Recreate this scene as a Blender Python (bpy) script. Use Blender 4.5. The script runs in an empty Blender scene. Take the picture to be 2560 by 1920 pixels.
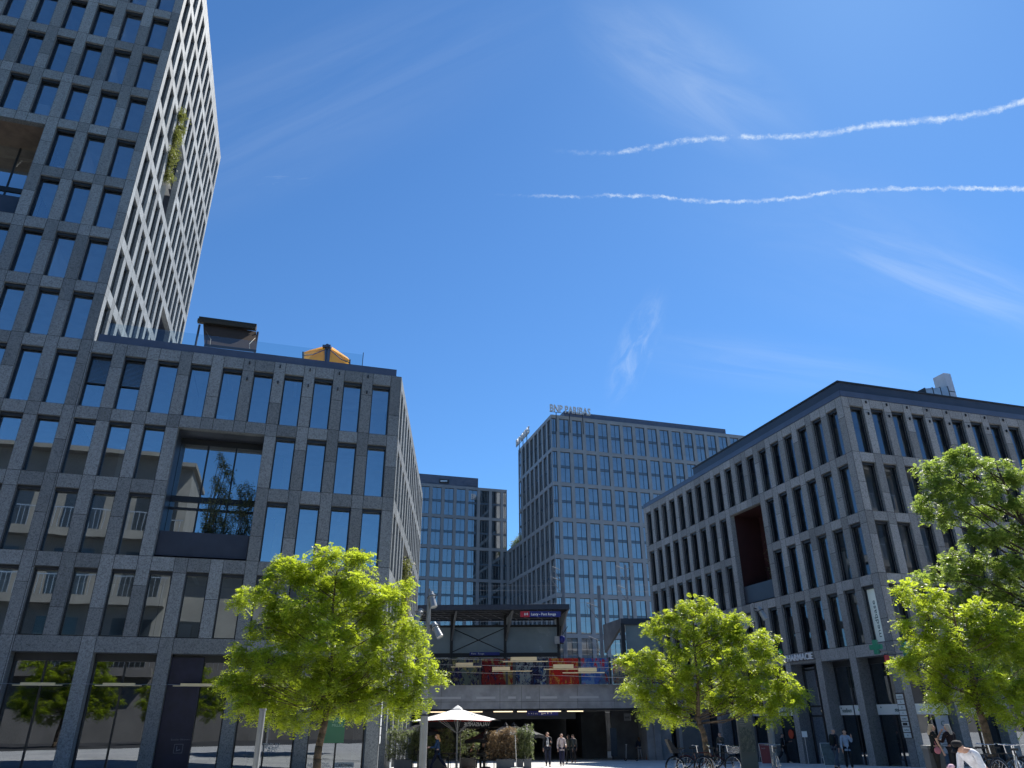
import bpy, bmesh, math, random
import numpy as np
from mathutils import Vector, Matrix
random.seed(5)
S = bpy.context.scene
COL = S.collection
R = math.radians

# ------------------------------------------------------------------ camera
FPX = 1815.0; PIT = R(24.85); ROLL = R(-0.38); YAW = R(16.85)
_r = Vector((1, 0, 0)); _u = Vector((0, -math.sin(PIT), math.cos(PIT))); _w = Vector((0, math.cos(PIT), math.sin(PIT)))
CR = _r*math.cos(ROLL) + _u*math.sin(ROLL); CU = -_r*math.sin(ROLL) + _u*math.cos(ROLL); CW = _w
CP = Vector((0, 0, 1.65))
cd = bpy.data.cameras.new("camera"); cam = bpy.data.objects.new("camera", cd); COL.objects.link(cam)
cd.sensor_width = 36; cd.lens = FPX/2560*36; cd.clip_end = 3000; cd.clip_start = .1
cam.matrix_world = Matrix(((CR.x, CU.x, -CW.x, CP.x), (CR.y, CU.y, -CW.y, CP.y), (CR.z, CU.z, -CW.z, CP.z), (0, 0, 0, 1)))
S.camera = cam
def at(x, y, Y):                       # point at world depth Y seen in direction (x, y) of the survey picture
    d = CR*((x-1280)/FPX) - CU*((y-960)/FPX) + CW
    return CP + d*(Y/d.y)

# ------------------------------------------------------------------ light and sky
SUN_AZ = R(54); SUN_EL = R(52)         # azimuth from +X towards +Y
S.view_settings.view_transform = 'Standard'; S.view_settings.look = 'None'
S.view_settings.exposure = 0.8; S.view_settings.gamma = 1
sd = Vector((math.cos(SUN_EL)*math.cos(SUN_AZ), math.cos(SUN_EL)*math.sin(SUN_AZ), math.sin(SUN_EL)))
sl = bpy.data.lights.new("sun", 'SUN'); sl.energy = 5.0; sl.angle = R(.53); sl.color = (1, .95, .86)
so = bpy.data.objects.new("sun", sl); COL.objects.link(so); so.rotation_euler = sd.to_track_quat('Z', 'Y').to_euler()

class NT:                              # tiny node helper
    def __init__(s, nt): s.nt = nt; nt.nodes.clear()
    def n(s, t, **k):
        nd = s.nt.nodes.new(t)
        for a, b in k.items(): setattr(nd, a, b)
        return nd
    def l(s, a, b): s.nt.links.new(a, b)
    def m(s, op, a, b=None, c=None, clamp=False):
        nd = s.n('ShaderNodeMath', operation=op); nd.use_clamp = clamp
        for i, v in enumerate((a, b, c)):
            if v is None: continue
            if isinstance(v, (int, float)): nd.inputs[i].default_value = v
            else: s.l(v, nd.inputs[i])
        return nd.outputs[0]
    def mix(s, f, a, b, mode='MIX'):
        nd = s.n('ShaderNodeMix', data_type='RGBA', blend_type=mode)
        for i, v in ((0, f), (6, a), (7, b)):
            if isinstance(v, (int, float)): nd.inputs[i].default_value = v
            elif isinstance(v, tuple): nd.inputs[i].default_value = v if len(v) == 4 else v+(1,)
            else: s.l(v, nd.inputs[i])
        return nd.outputs[2]
    def noise(s, vec, scale, detail=4, rough=.5, dist=0):
        nd = s.n('ShaderNodeTexNoise'); nd.inputs['Scale'].default_value = scale; nd.inputs['Detail'].default_value = detail
        nd.inputs['Roughness'].default_value = rough; nd.inputs['Distortion'].default_value = dist
        if vec is not None: s.l(vec, nd.inputs['Vector'])
        return nd.outputs[0]
    def ramp(s, f, stops):
        nd = s.n('ShaderNodeValToRGB'); e = nd.color_ramp.elements
        while len(e) < len(stops): e.new(.5)
        for el, (p, c) in zip(e, stops):
            el.position = p; el.color = (c, c, c, 1) if isinstance(c, (int, float)) else tuple(c)+(1,)
        s.l(f, nd.inputs[0]); return nd.outputs[0]
    def step(s, v, a, b):
        nd = s.n('ShaderNodeMapRange', interpolation_type='SMOOTHSTEP')
        s.l(v, nd.inputs[0]); nd.inputs[1].default_value = a; nd.inputs[2].default_value = b
        return nd.outputs[0]

wd = bpy.data.worlds.new("World"); S.world = wd; wd.use_nodes = True
N = NT(wd.node_tree)
sky = N.n('ShaderNodeTexSky', sky_type='NISHITA'); sky.sun_disc = False; sky.sun_elevation = SUN_EL
sky.sun_rotation = R(90) - SUN_AZ; sky.altitude = 400; sky.air_density = 1.0; sky.dust_density = .15; sky.ozone_density = 3.0
tc = N.n('ShaderNodeTexCoord')
def dotv(v):
    nd = N.n('ShaderNodeVectorMath', operation='DOT_PRODUCT'); N.l(tc.outputs['Generated'], nd.inputs[0]); nd.inputs[1].default_value = v
    return nd.outputs['Value']
# a chart of the northern sky (fixed to the compass) in which the vapour trails and cirrus lie
den = N.m('MAXIMUM', dotv(tuple(_w)), .05)
ca = N.m('DIVIDE', dotv((1, 0, 0)), den); cb = N.m('DIVIDE', dotv(tuple(_u)), den)
cmb = N.n('ShaderNodeCombineXYZ'); N.l(ca, cmb.inputs[0]); N.l(cb, cmb.inputs[1])
P2 = cmb.outputs[0]
def ch(x, y): return ((x-1280)/FPX, -(y-960)/FPX)
front = N.step(dotv(tuple(_w)), .1, .3)
def trail(pts, w0, w1, seed, gain):
    A0, A1 = ch(pts[0][0], 0)[0], ch(pts[-1][0], 0)[0]
    f = N.m('DIVIDE', N.m('SUBTRACT', ca, A0), A1-A0)
    fc = N.n('ShaderNodeFloatCurve'); c = fc.mapping.curves[0]
    bs = [(ch(x, 0)[0]-A0)/(A1-A0) for x, y in pts]; ys = [ch(x, y)[1] for x, y in pts]
    lo, hi = min(ys)-.01, max(ys)+.01
    for i, (b, y) in enumerate(zip(bs, ys)):
        v = (y-lo)/(hi-lo)
        if i == 0: c.points[0].location = (0, v)
        elif i == len(pts)-1: c.points[-1].location = (1, v)
        else: c.points.new(b, v)
    fc.mapping.update(); N.l(f, fc.inputs['Value'])
    yc = N.m('ADD', N.m('MULTIPLY', fc.outputs[0], hi-lo), lo)
    mp = N.n('ShaderNodeMapping'); mp.inputs['Location'].default_value = (seed, seed*2, 0); N.l(P2, mp.inputs[0]); mv = mp.outputs[0]
    wob = N.m('MULTIPLY', N.m('SUBTRACT', N.noise(mv, 60, 6, .75), .5), .016)
    dd = N.m('ABSOLUTE', N.m('ADD', N.m('SUBTRACT', cb, yc), wob))
    wid = N.m('ADD', w0, N.m('MULTIPLY', f, w1-w0))
    wn = N.m('MULTIPLY', wid, N.m('ADD', .1, N.m('MULTIPLY', N.noise(mv, 95, 6, .75), 1.5)))
    body = N.m('SUBTRACT', 1, N.m('DIVIDE', dd, wn), clamp=True)
    gaps = N.step(N.noise(mv, 34, 5, .75), .38, .64); fine = N.m('ADD', .35, N.m('MULTIPLY', N.noise(mv, 150, 4, .75), 1.0)); body = N.m('MULTIPLY', N.m('MULTIPLY', body, fine), N.m('ADD', N.m('MULTIPLY', f, .35), N.m('MULTIPLY', gaps, .9)))
    ends = N.m('MULTIPLY', N.step(f, -.02, .22), N.m('LESS_THAN', f, 1.6))
    return N.m('MULTIPLY', N.m('MULTIPLY', body, ends), gain, clamp=True)
t1 = trail([(1380, 374), (1500, 384), (1640, 369), (1740, 352), (1850, 348), (2030, 342), (2200, 318), (2400, 300), (2560, 262)], .0050, .0068, 1.3, .75)
t2 = trail([(1240, 487), (1400, 492), (1600, 491), (1700, 500), (1800, 508), (1950, 503), (2100, 485), (2300, 478), (2560, 481)], .0032, .0046, 4.1, .8)
def patch(cx, cy, rx, ry, ang, sx, sy, seed, gain, lo=.48, hi=.8):
    a, b = ch(cx, cy); mp = N.n('ShaderNodeMapping', vector_type='TEXTURE'); mp.inputs['Location'].default_value = (a, b, 0)
    mp.inputs['Rotation'].default_value = (0, 0, R(ang)); mp.inputs['Scale'].default_value = (rx/FPX, ry/FPX, 1); N.l(P2, mp.inputs[0])
    ln = N.n('ShaderNodeVectorMath', operation='LENGTH'); N.l(mp.outputs[0], ln.inputs[0])
    fall = N.m('SUBTRACT', 1, N.step(ln.outputs['Value'], .1, 1))
    m2 = N.n('ShaderNodeMapping'); m2.inputs['Location'].default_value = (seed, seed, 0); m2.inputs['Scale'].default_value = (sx, sy, 1); N.l(mp.outputs[0], m2.inputs[0])
    nz = N.step(N.noise(m2.outputs[0], 1, 7, .62, .6), lo, hi)
    return N.m('MULTIPLY', N.m('MULTIPLY', fall, nz), gain)
cl = [patch(1720, 190, 430, 190, -32, 1.0, 1.6, 2, .28, .2, .95), patch(2360, 700, 520, 130, -20, 1.0, 2.2, 7, .30, .2, .95), patch(1590, 870, 60, 190, -24, 2.2, 2.6, 3, .34, .35, .85),
      patch(720, 440, 150, 34, 5, 1.5, 2, 9, .18), patch(1950, 920, 520, 90, -8, 1, 2, 5, .14, .2, .9), patch(760, 260, 900, 260, 22, .8, 2.4, 12, .10, .2, .9), patch(2150, 620, 600, 260, -15, .8, 1.6, 15, .10, .2, .9)]
tot = N.m('MAXIMUM', t1, t2)
for c in cl: tot = N.m('MAXIMUM', tot, c)
tot = N.m('MULTIPLY', tot, front)
tint = N.mix(1.0, sky.outputs[0], (.595, .975, 1.28), 'MULTIPLY')
skc = N.mix(tot, tint, (6.6, 7.6, 8.6))
bg = N.n('ShaderNodeBackground'); bg.inputs[1].default_value = .072; N.l(skc, bg.inputs[0])
ow = N.n('ShaderNodeOutputWorld'); N.l(bg.outputs[0], ow.inputs[0])

# ------------------------------------------------------------------ materials
def mat(name, col=(.5, .5, .5), rough=.6, metal=0, spec=.5, var=0, scale=4, bump=0, emit=None, alpha=None, ior=None):
    m = bpy.data.materials.new(name); m.use_nodes = True; K = NT(m.node_tree)
    p = K.n('ShaderNodeBsdfPrincipled'); o = K.n('ShaderNodeOutputMaterial'); K.l(p.outputs[0], o.inputs[0])
    p.inputs['Roughness'].default_value = rough; p.inputs['Metallic'].default_value = metal; p.inputs['Specular IOR Level'].default_value = spec
    if ior: p.inputs['IOR'].default_value = ior
    c4 = tuple(col)+(1,)
    if var:
        t = K.n('ShaderNodeTexCoord'); nz = K.noise(t.outputs['Object'], scale, 5, .6)
        f = K.step(nz, .3, .7)
        K.l(K.mix(f, tuple(c*(1-var) for c in col), tuple(min(1, c*(1+var)) for c in col)), p.inputs['Base Color'])
        rr = K.m('ADD', rough-.08, K.m('MULTIPLY', nz, .16)); K.l(rr, p.inputs['Roughness'])
        if bump:
            b = K.n('ShaderNodeBump'); b.inputs['Strength'].default_value = bump; b.inputs['Distance'].default_value = .02
            K.l(K.noise(t.outputs['Object'], scale*8, 5, .6), b.inputs['Height']); K.l(b.outputs[0], p.inputs['Normal'])
    else: p.inputs['Base Color'].default_value = c4
    if emit: p.inputs['Emission Color'].default_value = tuple(emit[0])+(1,); p.inputs['Emission Strength'].default_value = emit[1]
    return m
def granite(name, a, b, c):
    m = bpy.data.materials.new(name); m.use_nodes = True; K = NT(m.node_tree)
    p = K.n('ShaderNodeBsdfPrincipled'); o = K.n('ShaderNodeOutputMaterial'); K.l(p.outputs[0], o.inputs[0])
    t = K.n('ShaderNodeTexCoord'); g = K.n('ShaderNodeNewGeometry')
    off = K.n('ShaderNodeVectorMath', operation='SCALE'); cm = K.n('ShaderNodeCombineXYZ')
    for i in range(3): K.l(g.outputs['Random Per Island'], cm.inputs[i])
    K.l(cm.outputs[0], off.inputs[0]); off.inputs['Scale'].default_value = 57
    ad = K.n('ShaderNodeVectorMath', operation='ADD'); K.l(t.outputs['Object'], ad.inputs[0]); K.l(off.outputs[0], ad.inputs[1])
    n1 = K.noise(ad.outputs[0], 12, 5, .82, .25); n2 = K.noise(ad.outputs[0], 30, 4, .75); mp3 = K.n('ShaderNodeMapping'); mp3.inputs['Scale'].default_value = (1, 1, .25); K.l(t.outputs['Object'], mp3.inputs[0]); n3 = K.noise(mp3.outputs[0], .6, 6, .65)
    f = K.step(K.m('ADD', K.m('MULTIPLY', n1, .55), K.m('MULTIPLY', n2, .45)), .385, .565)
    c1 = K.mix(f, a, b)
    isl = K.m('ADD', .72, K.m('MULTIPLY', g.outputs['Random Per Island'], .52))
    bl = K.m('MULTIPLY', isl, K.m('ADD', .72, K.m('MULTIPLY', n3, .56)))
    cc = K.n('ShaderNodeCombineColor'); 
    for i in range(3): K.l(bl, cc.inputs[i])
    c2 = K.mix(1.0, c1, cc.outputs[0], 'MULTIPLY')
    c3 = K.mix(K.step(K.noise(ad.outputs[0], 60, 2, .5), .66, .74), c2, c)
    K.l(c3, p.inputs['Base Color']); p.inputs['Roughness'].default_value = .62; p.inputs['Specular IOR Level'].default_value = .35
    bu = K.n('ShaderNodeBump'); bu.inputs['Strength'].default_value = .35; bu.inputs['Distance'].default_value = .01
    K.l(n1, bu.inputs['Height']); K.l(bu.outputs[0], p.inputs['Normal'])
    return m
GR = granite('grey_granite', (.078, .088, .096), (.205, .226, .240), (.40, .43, .45))
GR2 = granite('brown_granite', (.125, .128, .132), (.275, .278, .282), (.42, .42, .42))
JOINT = mat('joint', (.03, .032, .035), .9)
STEEL = mat('anthracite_metal', (.030, .038, .058), .42, .2, .5, .12, 1.5)
STEEL2 = mat('slate_sheet', (.070, .085, .125), .38, .3, .5, .10, 1.2)
FRAME = mat('window_frame', (.022, .025, .030), .4, .3)
PALEFR = mat('pale_cladding', (.145, .170, .200), .5, .1, .4, .08, .6)
BANDG = mat('spandrel_glass', (.055, .085, .125), .12, 0, .8)
INTW = mat('interior', (.62, .62, .60), .9, 0, .2, .1, .7)
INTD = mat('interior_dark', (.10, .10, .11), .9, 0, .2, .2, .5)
WHITEP = mat('white_panel', (.75, .77, .78), .6)
BLACKM = mat('black_metal', (.012, .013, .016), .5)
GALV = mat('galvanised', (.42, .44, .47), .35, .75, .5, .12, 2.5)
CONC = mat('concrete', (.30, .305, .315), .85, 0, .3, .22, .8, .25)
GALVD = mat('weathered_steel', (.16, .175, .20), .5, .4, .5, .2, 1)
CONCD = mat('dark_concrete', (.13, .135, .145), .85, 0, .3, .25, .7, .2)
def glass(name, refl, tint, rough=0.0, gcol=(.80, .88, 1.0)):
    m = bpy.data.materials.new(name); m.use_nodes = True; K = NT(m.node_tree)
    o = K.n('ShaderNodeOutputMaterial'); t = K.n('ShaderNodeTexCoord'); oi = K.n('ShaderNodeObjectInfo')
    gl = K.n('ShaderNodeBsdfAnisotropic') if False else K.n('ShaderNodeBsdfGlossy'); gl.inputs['Color'].default_value = gcol+(1,); gl.inputs['Roughness'].default_value = rough
    tr = K.n('ShaderNodeBsdfTransparent'); tr.inputs[0].default_value = tint+(1,)
    fr = K.n('ShaderNodeFresnel'); fr.inputs[0].default_value = 1.5
    f = K.m('ADD', K.m('MULTIPLY', K.m('SUBTRACT', fr.outputs[0], .04), .9), refl, clamp=True)
    mx = K.n('ShaderNodeMixShader'); K.l(f, mx.inputs[0]); K.l(tr.outputs[0], mx.inputs[1]); K.l(gl.outputs[0], mx.inputs[2]); K.l(mx.outputs[0], o.inputs[0])
    # float glass is never quite flat
    bu = K.n('ShaderNodeBump'); bu.inputs['Strength'].default_value = .10; bu.inputs['Distance'].default_value = .012
    ad = K.n('ShaderNodeVectorMath', operation='ADD'); cm = K.n('ShaderNodeCombineXYZ'); sc = K.m('MULTIPLY', oi.outputs['Random'], 60)
    K.l(sc, cm.inputs[0]); K.l(sc, cm.inputs[2]); K.l(cm.outputs[0], ad.inputs[0]); K.l(t.outputs['Object'], ad.inputs[1])
    K.l(K.noise(ad.outputs[0], .9, 1, .3), bu.inputs['Height']); K.l(bu.outputs[0], gl.inputs['Normal'])
    return m
GLASS = glass('coated_glass', .43, (.66, .72, .78), 0, (.80, .92, 1.0))
GLASSR = glass('clear_glass', .17, (.46, .50, .54))
GLASSB = glass('office_glass', .32, (.62, .68, .74), 0, (.90, .92, .94))
SHOPG = glass('shop_glass', .24, (.40, .45, .48))
BALG = glass('balustrade_glass', .08, (.80, .88, .88))
def leafmat(name, a, b, tr):
    m = bpy.data.materials.new(name); m.use_nodes = True; K = NT(m.node_tree); o = K.n('ShaderNodeOutputMaterial')
    g = K.n('ShaderNodeNewGeometry'); t = K.n('ShaderNodeTexCoord')
    v = K.m('ADD', K.m('MULTIPLY', g.outputs['Random Per Island'], .55), K.m('MULTIPLY', K.noise(t.outputs['Object'], 1.1, 3, .6), .6))
    f = K.step(v, .25, .85); c = K.mix(f, a, b)
    p = K.n('ShaderNodeBsdfPrincipled'); K.l(c, p.inputs['Base Color']); p.inputs['Roughness'].default_value = .42
    tl = K.n('ShaderNodeBsdfTranslucent'); K.l(K.mix(f, tr, tuple(min(1, x*1.35) for x in tr)), tl.inputs[0])
    mx = K.n('ShaderNodeMixShader'); mx.inputs[0].default_value = .55; K.l(p.outputs[0], mx.inputs[1]); K.l(tl.outputs[0], mx.inputs[2]); K.l(mx.outputs[0], o.inputs[0])
    return m
LEAF = leafmat('locust_leaf', (.050, .088, .011), (.140, .180, .018), (.47, .57, .036))
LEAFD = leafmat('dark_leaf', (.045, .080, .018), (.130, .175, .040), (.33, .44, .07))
LEAFH = leafmat('hedge_leaf', (.045, .060, .028), (.21, .23, .14), (.14, .18, .06))
LEAFB = leafmat('red_hedge_leaf', (.09, .065, .04), (.27, .20, .14), (.20, .14, .07))
LEAFY = leafmat('creeper_leaf', (.05, .06, .012), (.13, .13, .035), (.15, .17, .04))
BARK = mat('bark', (.13, .095, .065), .9, 0, .2, .35, 9, .6)
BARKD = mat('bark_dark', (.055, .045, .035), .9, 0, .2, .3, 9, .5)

# ------------------------------------------------------------------ builders
def tag(o, label=None, cat=None, group=None, kind=None):
    if label: o['label'] = label
    if cat: o['category'] = cat
    if group: o['group'] = group
    if kind: o['kind'] = kind
    return o
def rootloc(p):
    v = Vector((0, 0, 0))
    while p is not None: v += p.location; p = p.parent
    return v
def thing(name, label, cat, loc=(0, 0, 0), group=None, rz=0):
    o = bpy.data.objects.new(name, None); COL.objects.link(o); o.location = loc; o.rotation_euler = (0, 0, rz); o.empty_display_size = .3
    return tag(o, label, cat, group)
class MB:
    def __init__(s): s.v = []; s.f = []; s.mi = []
    def poly(s, pts, mi=0):
        b = len(s.v); s.v += [tuple(p) for p in pts]; s.f.append(tuple(range(b, b+len(pts)))); s.mi.append(mi); return s
    def hexa(s, p, mi=0):              # 8 points: bottom ring 4, top ring 4
        b = len(s.v); s.v += [tuple(q) for q in p]
        for f in ((3, 2, 1, 0), (4, 5, 6, 7), (0, 1, 5, 4), (1, 2, 6, 5), (2, 3, 7, 6), (3, 0, 4, 7)): s.f.append(tuple(b+i for i in f)); s.mi.append(mi)
        return s
    def box(s, o, dx, dy, dz, mi=0):   # origin corner + three edge vectors
        o, dx, dy, dz = map(Vector, (o, dx, dy, dz))
        return s.hexa([o, o+dx, o+dx+dy, o+dy, o+dz, o+dx+dz, o+dx+dy+dz, o+dy+dz], mi)
    def cbox(s, c, x, y, z, mi=0, rz=0):
        ex = Vector((math.cos(rz), math.sin(rz), 0))*x; ey = Vector((-math.sin(rz), math.cos(rz), 0))*y; ez = Vector((0, 0, z))
        return s.box(Vector(c)-ex/2-ey/2-ez/2, ex, ey, ez, mi)
    def tube(s, p0, p1, r0, r1=None, n=8, mi=0, cap=True):
        r1 = r0 if r1 is None else r1; p0 = Vector(p0); p1 = Vector(p1); ax = (p1-p0)
        if ax.length < 1e-6: return s
        q = ax.to_track_quat('Z', 'Y'); b = len(s.v)
        for p, r in ((p0, r0), (p1, r1)):
            for i in range(n):
                a = 2*math.pi*i/n; s.v.append(tuple(p + q @ Vector((r*math.cos(a), r*math.sin(a), 0))))
        for i in range(n): j = (i+1) % n; s.f.append((b+i, b+j, b+n+j, b+n+i)); s.mi.append(mi)
        if cap: s.f.append(tuple(b+i for i in reversed(range(n)))); s.mi.append(mi); s.f.append(tuple(b+n+i for i in range(n))); s.mi.append(mi)
        return s
    def path(s, pts, rs, n=7, mi=0):
        for i in range(len(pts)-1): s.tube(pts[i], pts[i+1], rs[i], rs[i+1], n, mi)
        return s
    def lathe(s, c, prof, n=20, mi=0, ax=None):
        q = (ax or Vector((0, 0, 1))).to_track_quat('Z', 'Y'); c = Vector(c); b = len(s.v)
        for r, z in prof:
            for i in range(n):
                a = 2*math.pi*i/n; s.v.append(tuple(c + q @ Vector((r*math.cos(a), r*math.sin(a), z))))
        for k in range(len(prof)-1):
            for i in range(n): j = (i+1) % n; s.f.append((b+k*n+i, b+k*n+j, b+(k+1)*n+j, b+(k+1)*n+i)); s.mi.append(mi)
        return s
    def torus(s, c, R0, r, ax, n=28, m=6, mi=0):
        q = Vector(ax).to_track_quat('Z', 'Y'); b = len(s.v); c = Vector(c)
        for i in range(n):
            a = 2*math.pi*i/n
            for j in range(m):
                t = 2*math.pi*j/m; s.v.append(tuple(c + q @ Vector(((R0+r*math.cos(t))*math.cos(a), (R0+r*math.cos(t))*math.sin(a), r*math.sin(t)))))
        for i in range(n):
            for j in range(m): s.f.append((b+i*m+j, b+((i+1) % n)*m+j, b+((i+1) % n)*m+(j+1) % m, b+i*m+(j+1) % m)); s.mi.append(mi)
        return s
    def ball(s, c, rx, ry, rz, n=10, m=7, mi=0):
        b = len(s.v); c = Vector(c)
        for k in range(m+1):
            ph = math.pi*k/m
            for i in range(n):
                a = 2*math.pi*i/n; s.v.append((c.x+rx*math.sin(ph)*math.cos(a), c.y+ry*math.sin(ph)*math.sin(a), c.z+rz*math.cos(ph)))
        for k in range(m):
            for i in range(n): j = (i+1) % n; s.f.append((b+k*n+i, b+(k+1)*n+i, b+(k+1)*n+j, b+k*n+j)); s.mi.append(mi)
        return s
    def mesh(s, name, mats, off=(0, 0, 0), smooth=False):
        me = bpy.data.meshes.new(name); off = Vector(off)
        v = [(a-off.x, b-off.y, c-off.z) for a, b, c in s.v]
        me.from_pydata(v, [], s.f)
        for m in (mats if isinstance(mats, (list, tuple)) else [mats]): me.materials.append(m)
        if isinstance(mats, (list, tuple)) and len(mats) > 1: me.polygons.foreach_set('material_index', s.mi)
        if smooth: me.polygons.foreach_set('use_smooth', [True]*len(me.polygons))
        me.update(); return me
    def build(s, name, mats, parent=None, smooth=False, label=None, cat=None, group=None, kind=None, loc=None):
        if parent is None and loc is None:
            xs = [v[0] for v in s.v]; ys = [v[1] for v in s.v]; zs = [v[2] for v in s.v]
            loc = ((min(xs)+max(xs))/2, (min(ys)+max(ys))/2, min(zs))
        off = rootloc(parent) if parent else Vector(loc)
        o = bpy.data.objects.new(name, s.mesh(name, mats, off, smooth)); COL.objects.link(o)
        if parent: o.parent = parent
        else: o.location = loc
        return tag(o, label, cat, group, kind)
def local(name, me, parent, loc=(0, 0, 0), rz=0, rot=None):
    o = bpy.data.objects.new(name, me); COL.objects.link(o); o.parent = parent; o.location = loc; o.rotation_euler = rot or (0, 0, rz); return o
def copytree(o, parent=None):
    c = o.copy(); COL.objects.link(c); c.parent = parent
    for ch_ in list(o.children): copytree(ch_, c)
    return c
def textmesh(s, size, ext=.01, align='LEFT', bold=0.0):
    cu = bpy.data.curves.new('lettering', 'FONT'); cu.body = s; cu.size = size; cu.extrude = ext; cu.align_x = align; cu.offset = bold; cu.resolution_u = 2
    o = bpy.data.objects.new('tmp', cu); COL.objects.link(o); dg = bpy.context.evaluated_depsgraph_get()
    me = bpy.data.meshes.new_from_object(o.evaluated_get(dg)); bpy.data.objects.remove(o); return me
def lettering(s, size, m, pos, dirx, parent=None, ext=.012, width=None, diry=(0, 0, 1), mirror=False, name='lettering', bold=0.0, align='LEFT', **kw):
    """text standing at world pos, running along dirx, upright along diry"""
    me = textmesh(s, size, ext, align, bold); X = Vector(dirx).normalized(); Yv = Vector(diry).normalized(); Z = X.cross(Yv)
    xs = [v.co.x for v in me.vertices]; sx = 1
    if width and xs: sx = width/(max(xs)-min(xs))
    if mirror: sx = -sx
    off = rootloc(parent) if parent else Vector((0, 0, 0))
    pos = Vector(pos)
    for v in me.vertices: v.co = X*(v.co.x*sx) + Yv*v.co.y + Z*v.co.z + ((pos-off) if parent else Vector((0, 0, 0)))
    me.materials.clear(); me.materials.append(m); me.update()
    o = bpy.data.objects.new(name, me); COL.objects.link(o)
    if parent: o.parent = parent
    else: o.location = pos
    return tag(o, **kw)

U = Vector((math.cos(YAW), math.sin(YAW), 0)); V = Vector((-math.sin(YAW), math.cos(YAW), 0)); UP = Vector((0, 0, 1))
def gz(Y): return -0.028*max(0.0, min(Y, 70.0)-20.0)
def G(x, Y): return Vector((x, Y, gz(Y)))

# ------------------------------------------------------------------ ground
def pavement(name, c1, c2, slab, jw, jc):
    m = bpy.data.materials.new(name); m.use_nodes = True; K = NT(m.node_tree)
    p = K.n('ShaderNodeBsdfPrincipled'); o = K.n('ShaderNodeOutputMaterial'); K.l(p.outputs[0], o.inputs[0]); t = K.n('ShaderNodeTexCoord')
    mp = K.n('ShaderNodeMapping'); mp.inputs['Rotation'].default_value = (0, 0, -YAW); K.l(t.outputs['Object'], mp.inputs[0])
    b = K.n('ShaderNodeTexBrick'); b.inputs['Scale'].default_value = 1; b.inputs['Brick Width'].default_value = slab[0]; b.inputs['Row Height'].default_value = slab[1]
    b.inputs['Mortar Size'].default_value = jw; b.inputs['Color1'].default_value = c1+(1,); b.inputs['Color2'].default_value = c2+(1,); b.inputs['Mortar'].default_value = jc+(1,)
    K.l(mp.outputs[0], b.inputs[0])
    st = K.ramp(K.noise(t.outputs['Object'], .35, 6, .6), [(.3, .78), (.7, 1.1)]); K.l(K.mix(1., b.outputs[0], st, 'MULTIPLY'), p.inputs['Base Color']); p.inputs['Roughness'].default_value = .8
    return m
PAVE = pavement('pale_paving', (.60, .59, .56), (.54, .53, .51), (2.0, 1.0), .012, (.2, .2, .2))
g = MB(); ys = [-300, 0, 10, 20] + list(range(22, 72, 2)) + [90, 150, 400, 1500]
for a, b in zip(ys[:-1], ys[1:]):
    for x0, x1 in ((-900, -60), (-60, 60), (60, 900)): g.poly([(x0, a, gz(a)), (x1, a, gz(a)), (x1, b, gz(b)), (x0, b, gz(b))])
g.build('ground', PAVE, kind='structure', loc=(0, 0, 0))

# ------------------------------------------------------------------ facades
def facade(root, P, d, n, cols, rows, T, stone, depth=.34, voids=(), t_start=0.0, seed=1, split=True, name='facade', gap=.012, joint=True, zroof=None):
    """stone grid: cols = openings (t0,t1), rows = (sill, head, next sill); returns the openings that get a window"""
    rnd = random.Random(seed); P = Vector(P); mb = MB()
    def W(t, z, o=0.0): return P + d*t + n*o + UP*z
    def panel(t0, t1, z0, z1):
        mb.poly([W(t0+gap, z0+gap), W(t1-gap, z0+gap), W(t1-gap, z1-gap), W(t0+gap, z1-gap)], 0)
        if joint: mb.poly([W(t0, z0, -.02), W(t1, z0, -.02), W(t1, z1, -.02), W(t0, z1, -.02)], 1)
    def reveal(t0, t1, z0, z1, dp):
        mb.poly([W(t0, z0), W(t0, z1), W(t0, z1, -dp), W(t0, z0, -dp)], 0); mb.poly([W(t1, z0), W(t1, z0, -dp), W(t1, z1, -dp), W(t1, z1)], 0)
        mb.poly([W(t0, z1), W(t1, z1), W(t1, z1, -dp), W(t0, z1, -dp)], 0); mb.poly([W(t0, z0), W(t0, z0, -dp), W(t1, z0, -dp), W(t1, z0)], 0)
    def inv(c, r):
        for k, (c0, c1, r0, r1) in enumerate(voids):
            if c0 <= c <= c1 and r0 <= r <= r1: return k+1
        return 0
    wins = []
    for r, (z0, z1, z2) in enumerate(rows):
        zz = z2 if not (zroof and r == len(rows)-1) else zroof
        for c, (t0, t1) in enumerate(cols):
            k = inv(c, r)
            if not k: reveal(t0, t1, z0, z1, depth); wins.append((c, r, t0, t1, z0, z1))
            if not (k and voids[k-1][3] > r): panel(t0, t1, z1, zz)
        edges = [t_start] + [x for c in cols for x in c] + [T]
        for i in range(len(cols)+1):
            a, b = edges[2*i], edges[2*i+1]
            if b-a < .02: continue
            kl, kr = (inv(i-1, r) if i > 0 else 0), (inv(i, r) if i < len(cols) else 0)
            if kl and kl == kr:
                if voids[kl-1][3] > r: continue
                panel(a, b, z1, zz); continue
            if split and zz-z0 > 2.5:
                zm = z0 + (zz-z0)*rnd.choice((.48, .33, .62, .8)); panel(a, b, z0, zm); panel(a, b, zm, zz)
            else: panel(a, b, z0, zz)
    for (c0, c1, r0, r1) in voids: reveal(cols[c0][0], cols[c1][1], rows[r0][0], rows[r1][1], 3.4 if depth > .3 else depth)
    mb.build(name, [stone, JOINT], root)
    return wins, W
_wm = {}
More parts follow.
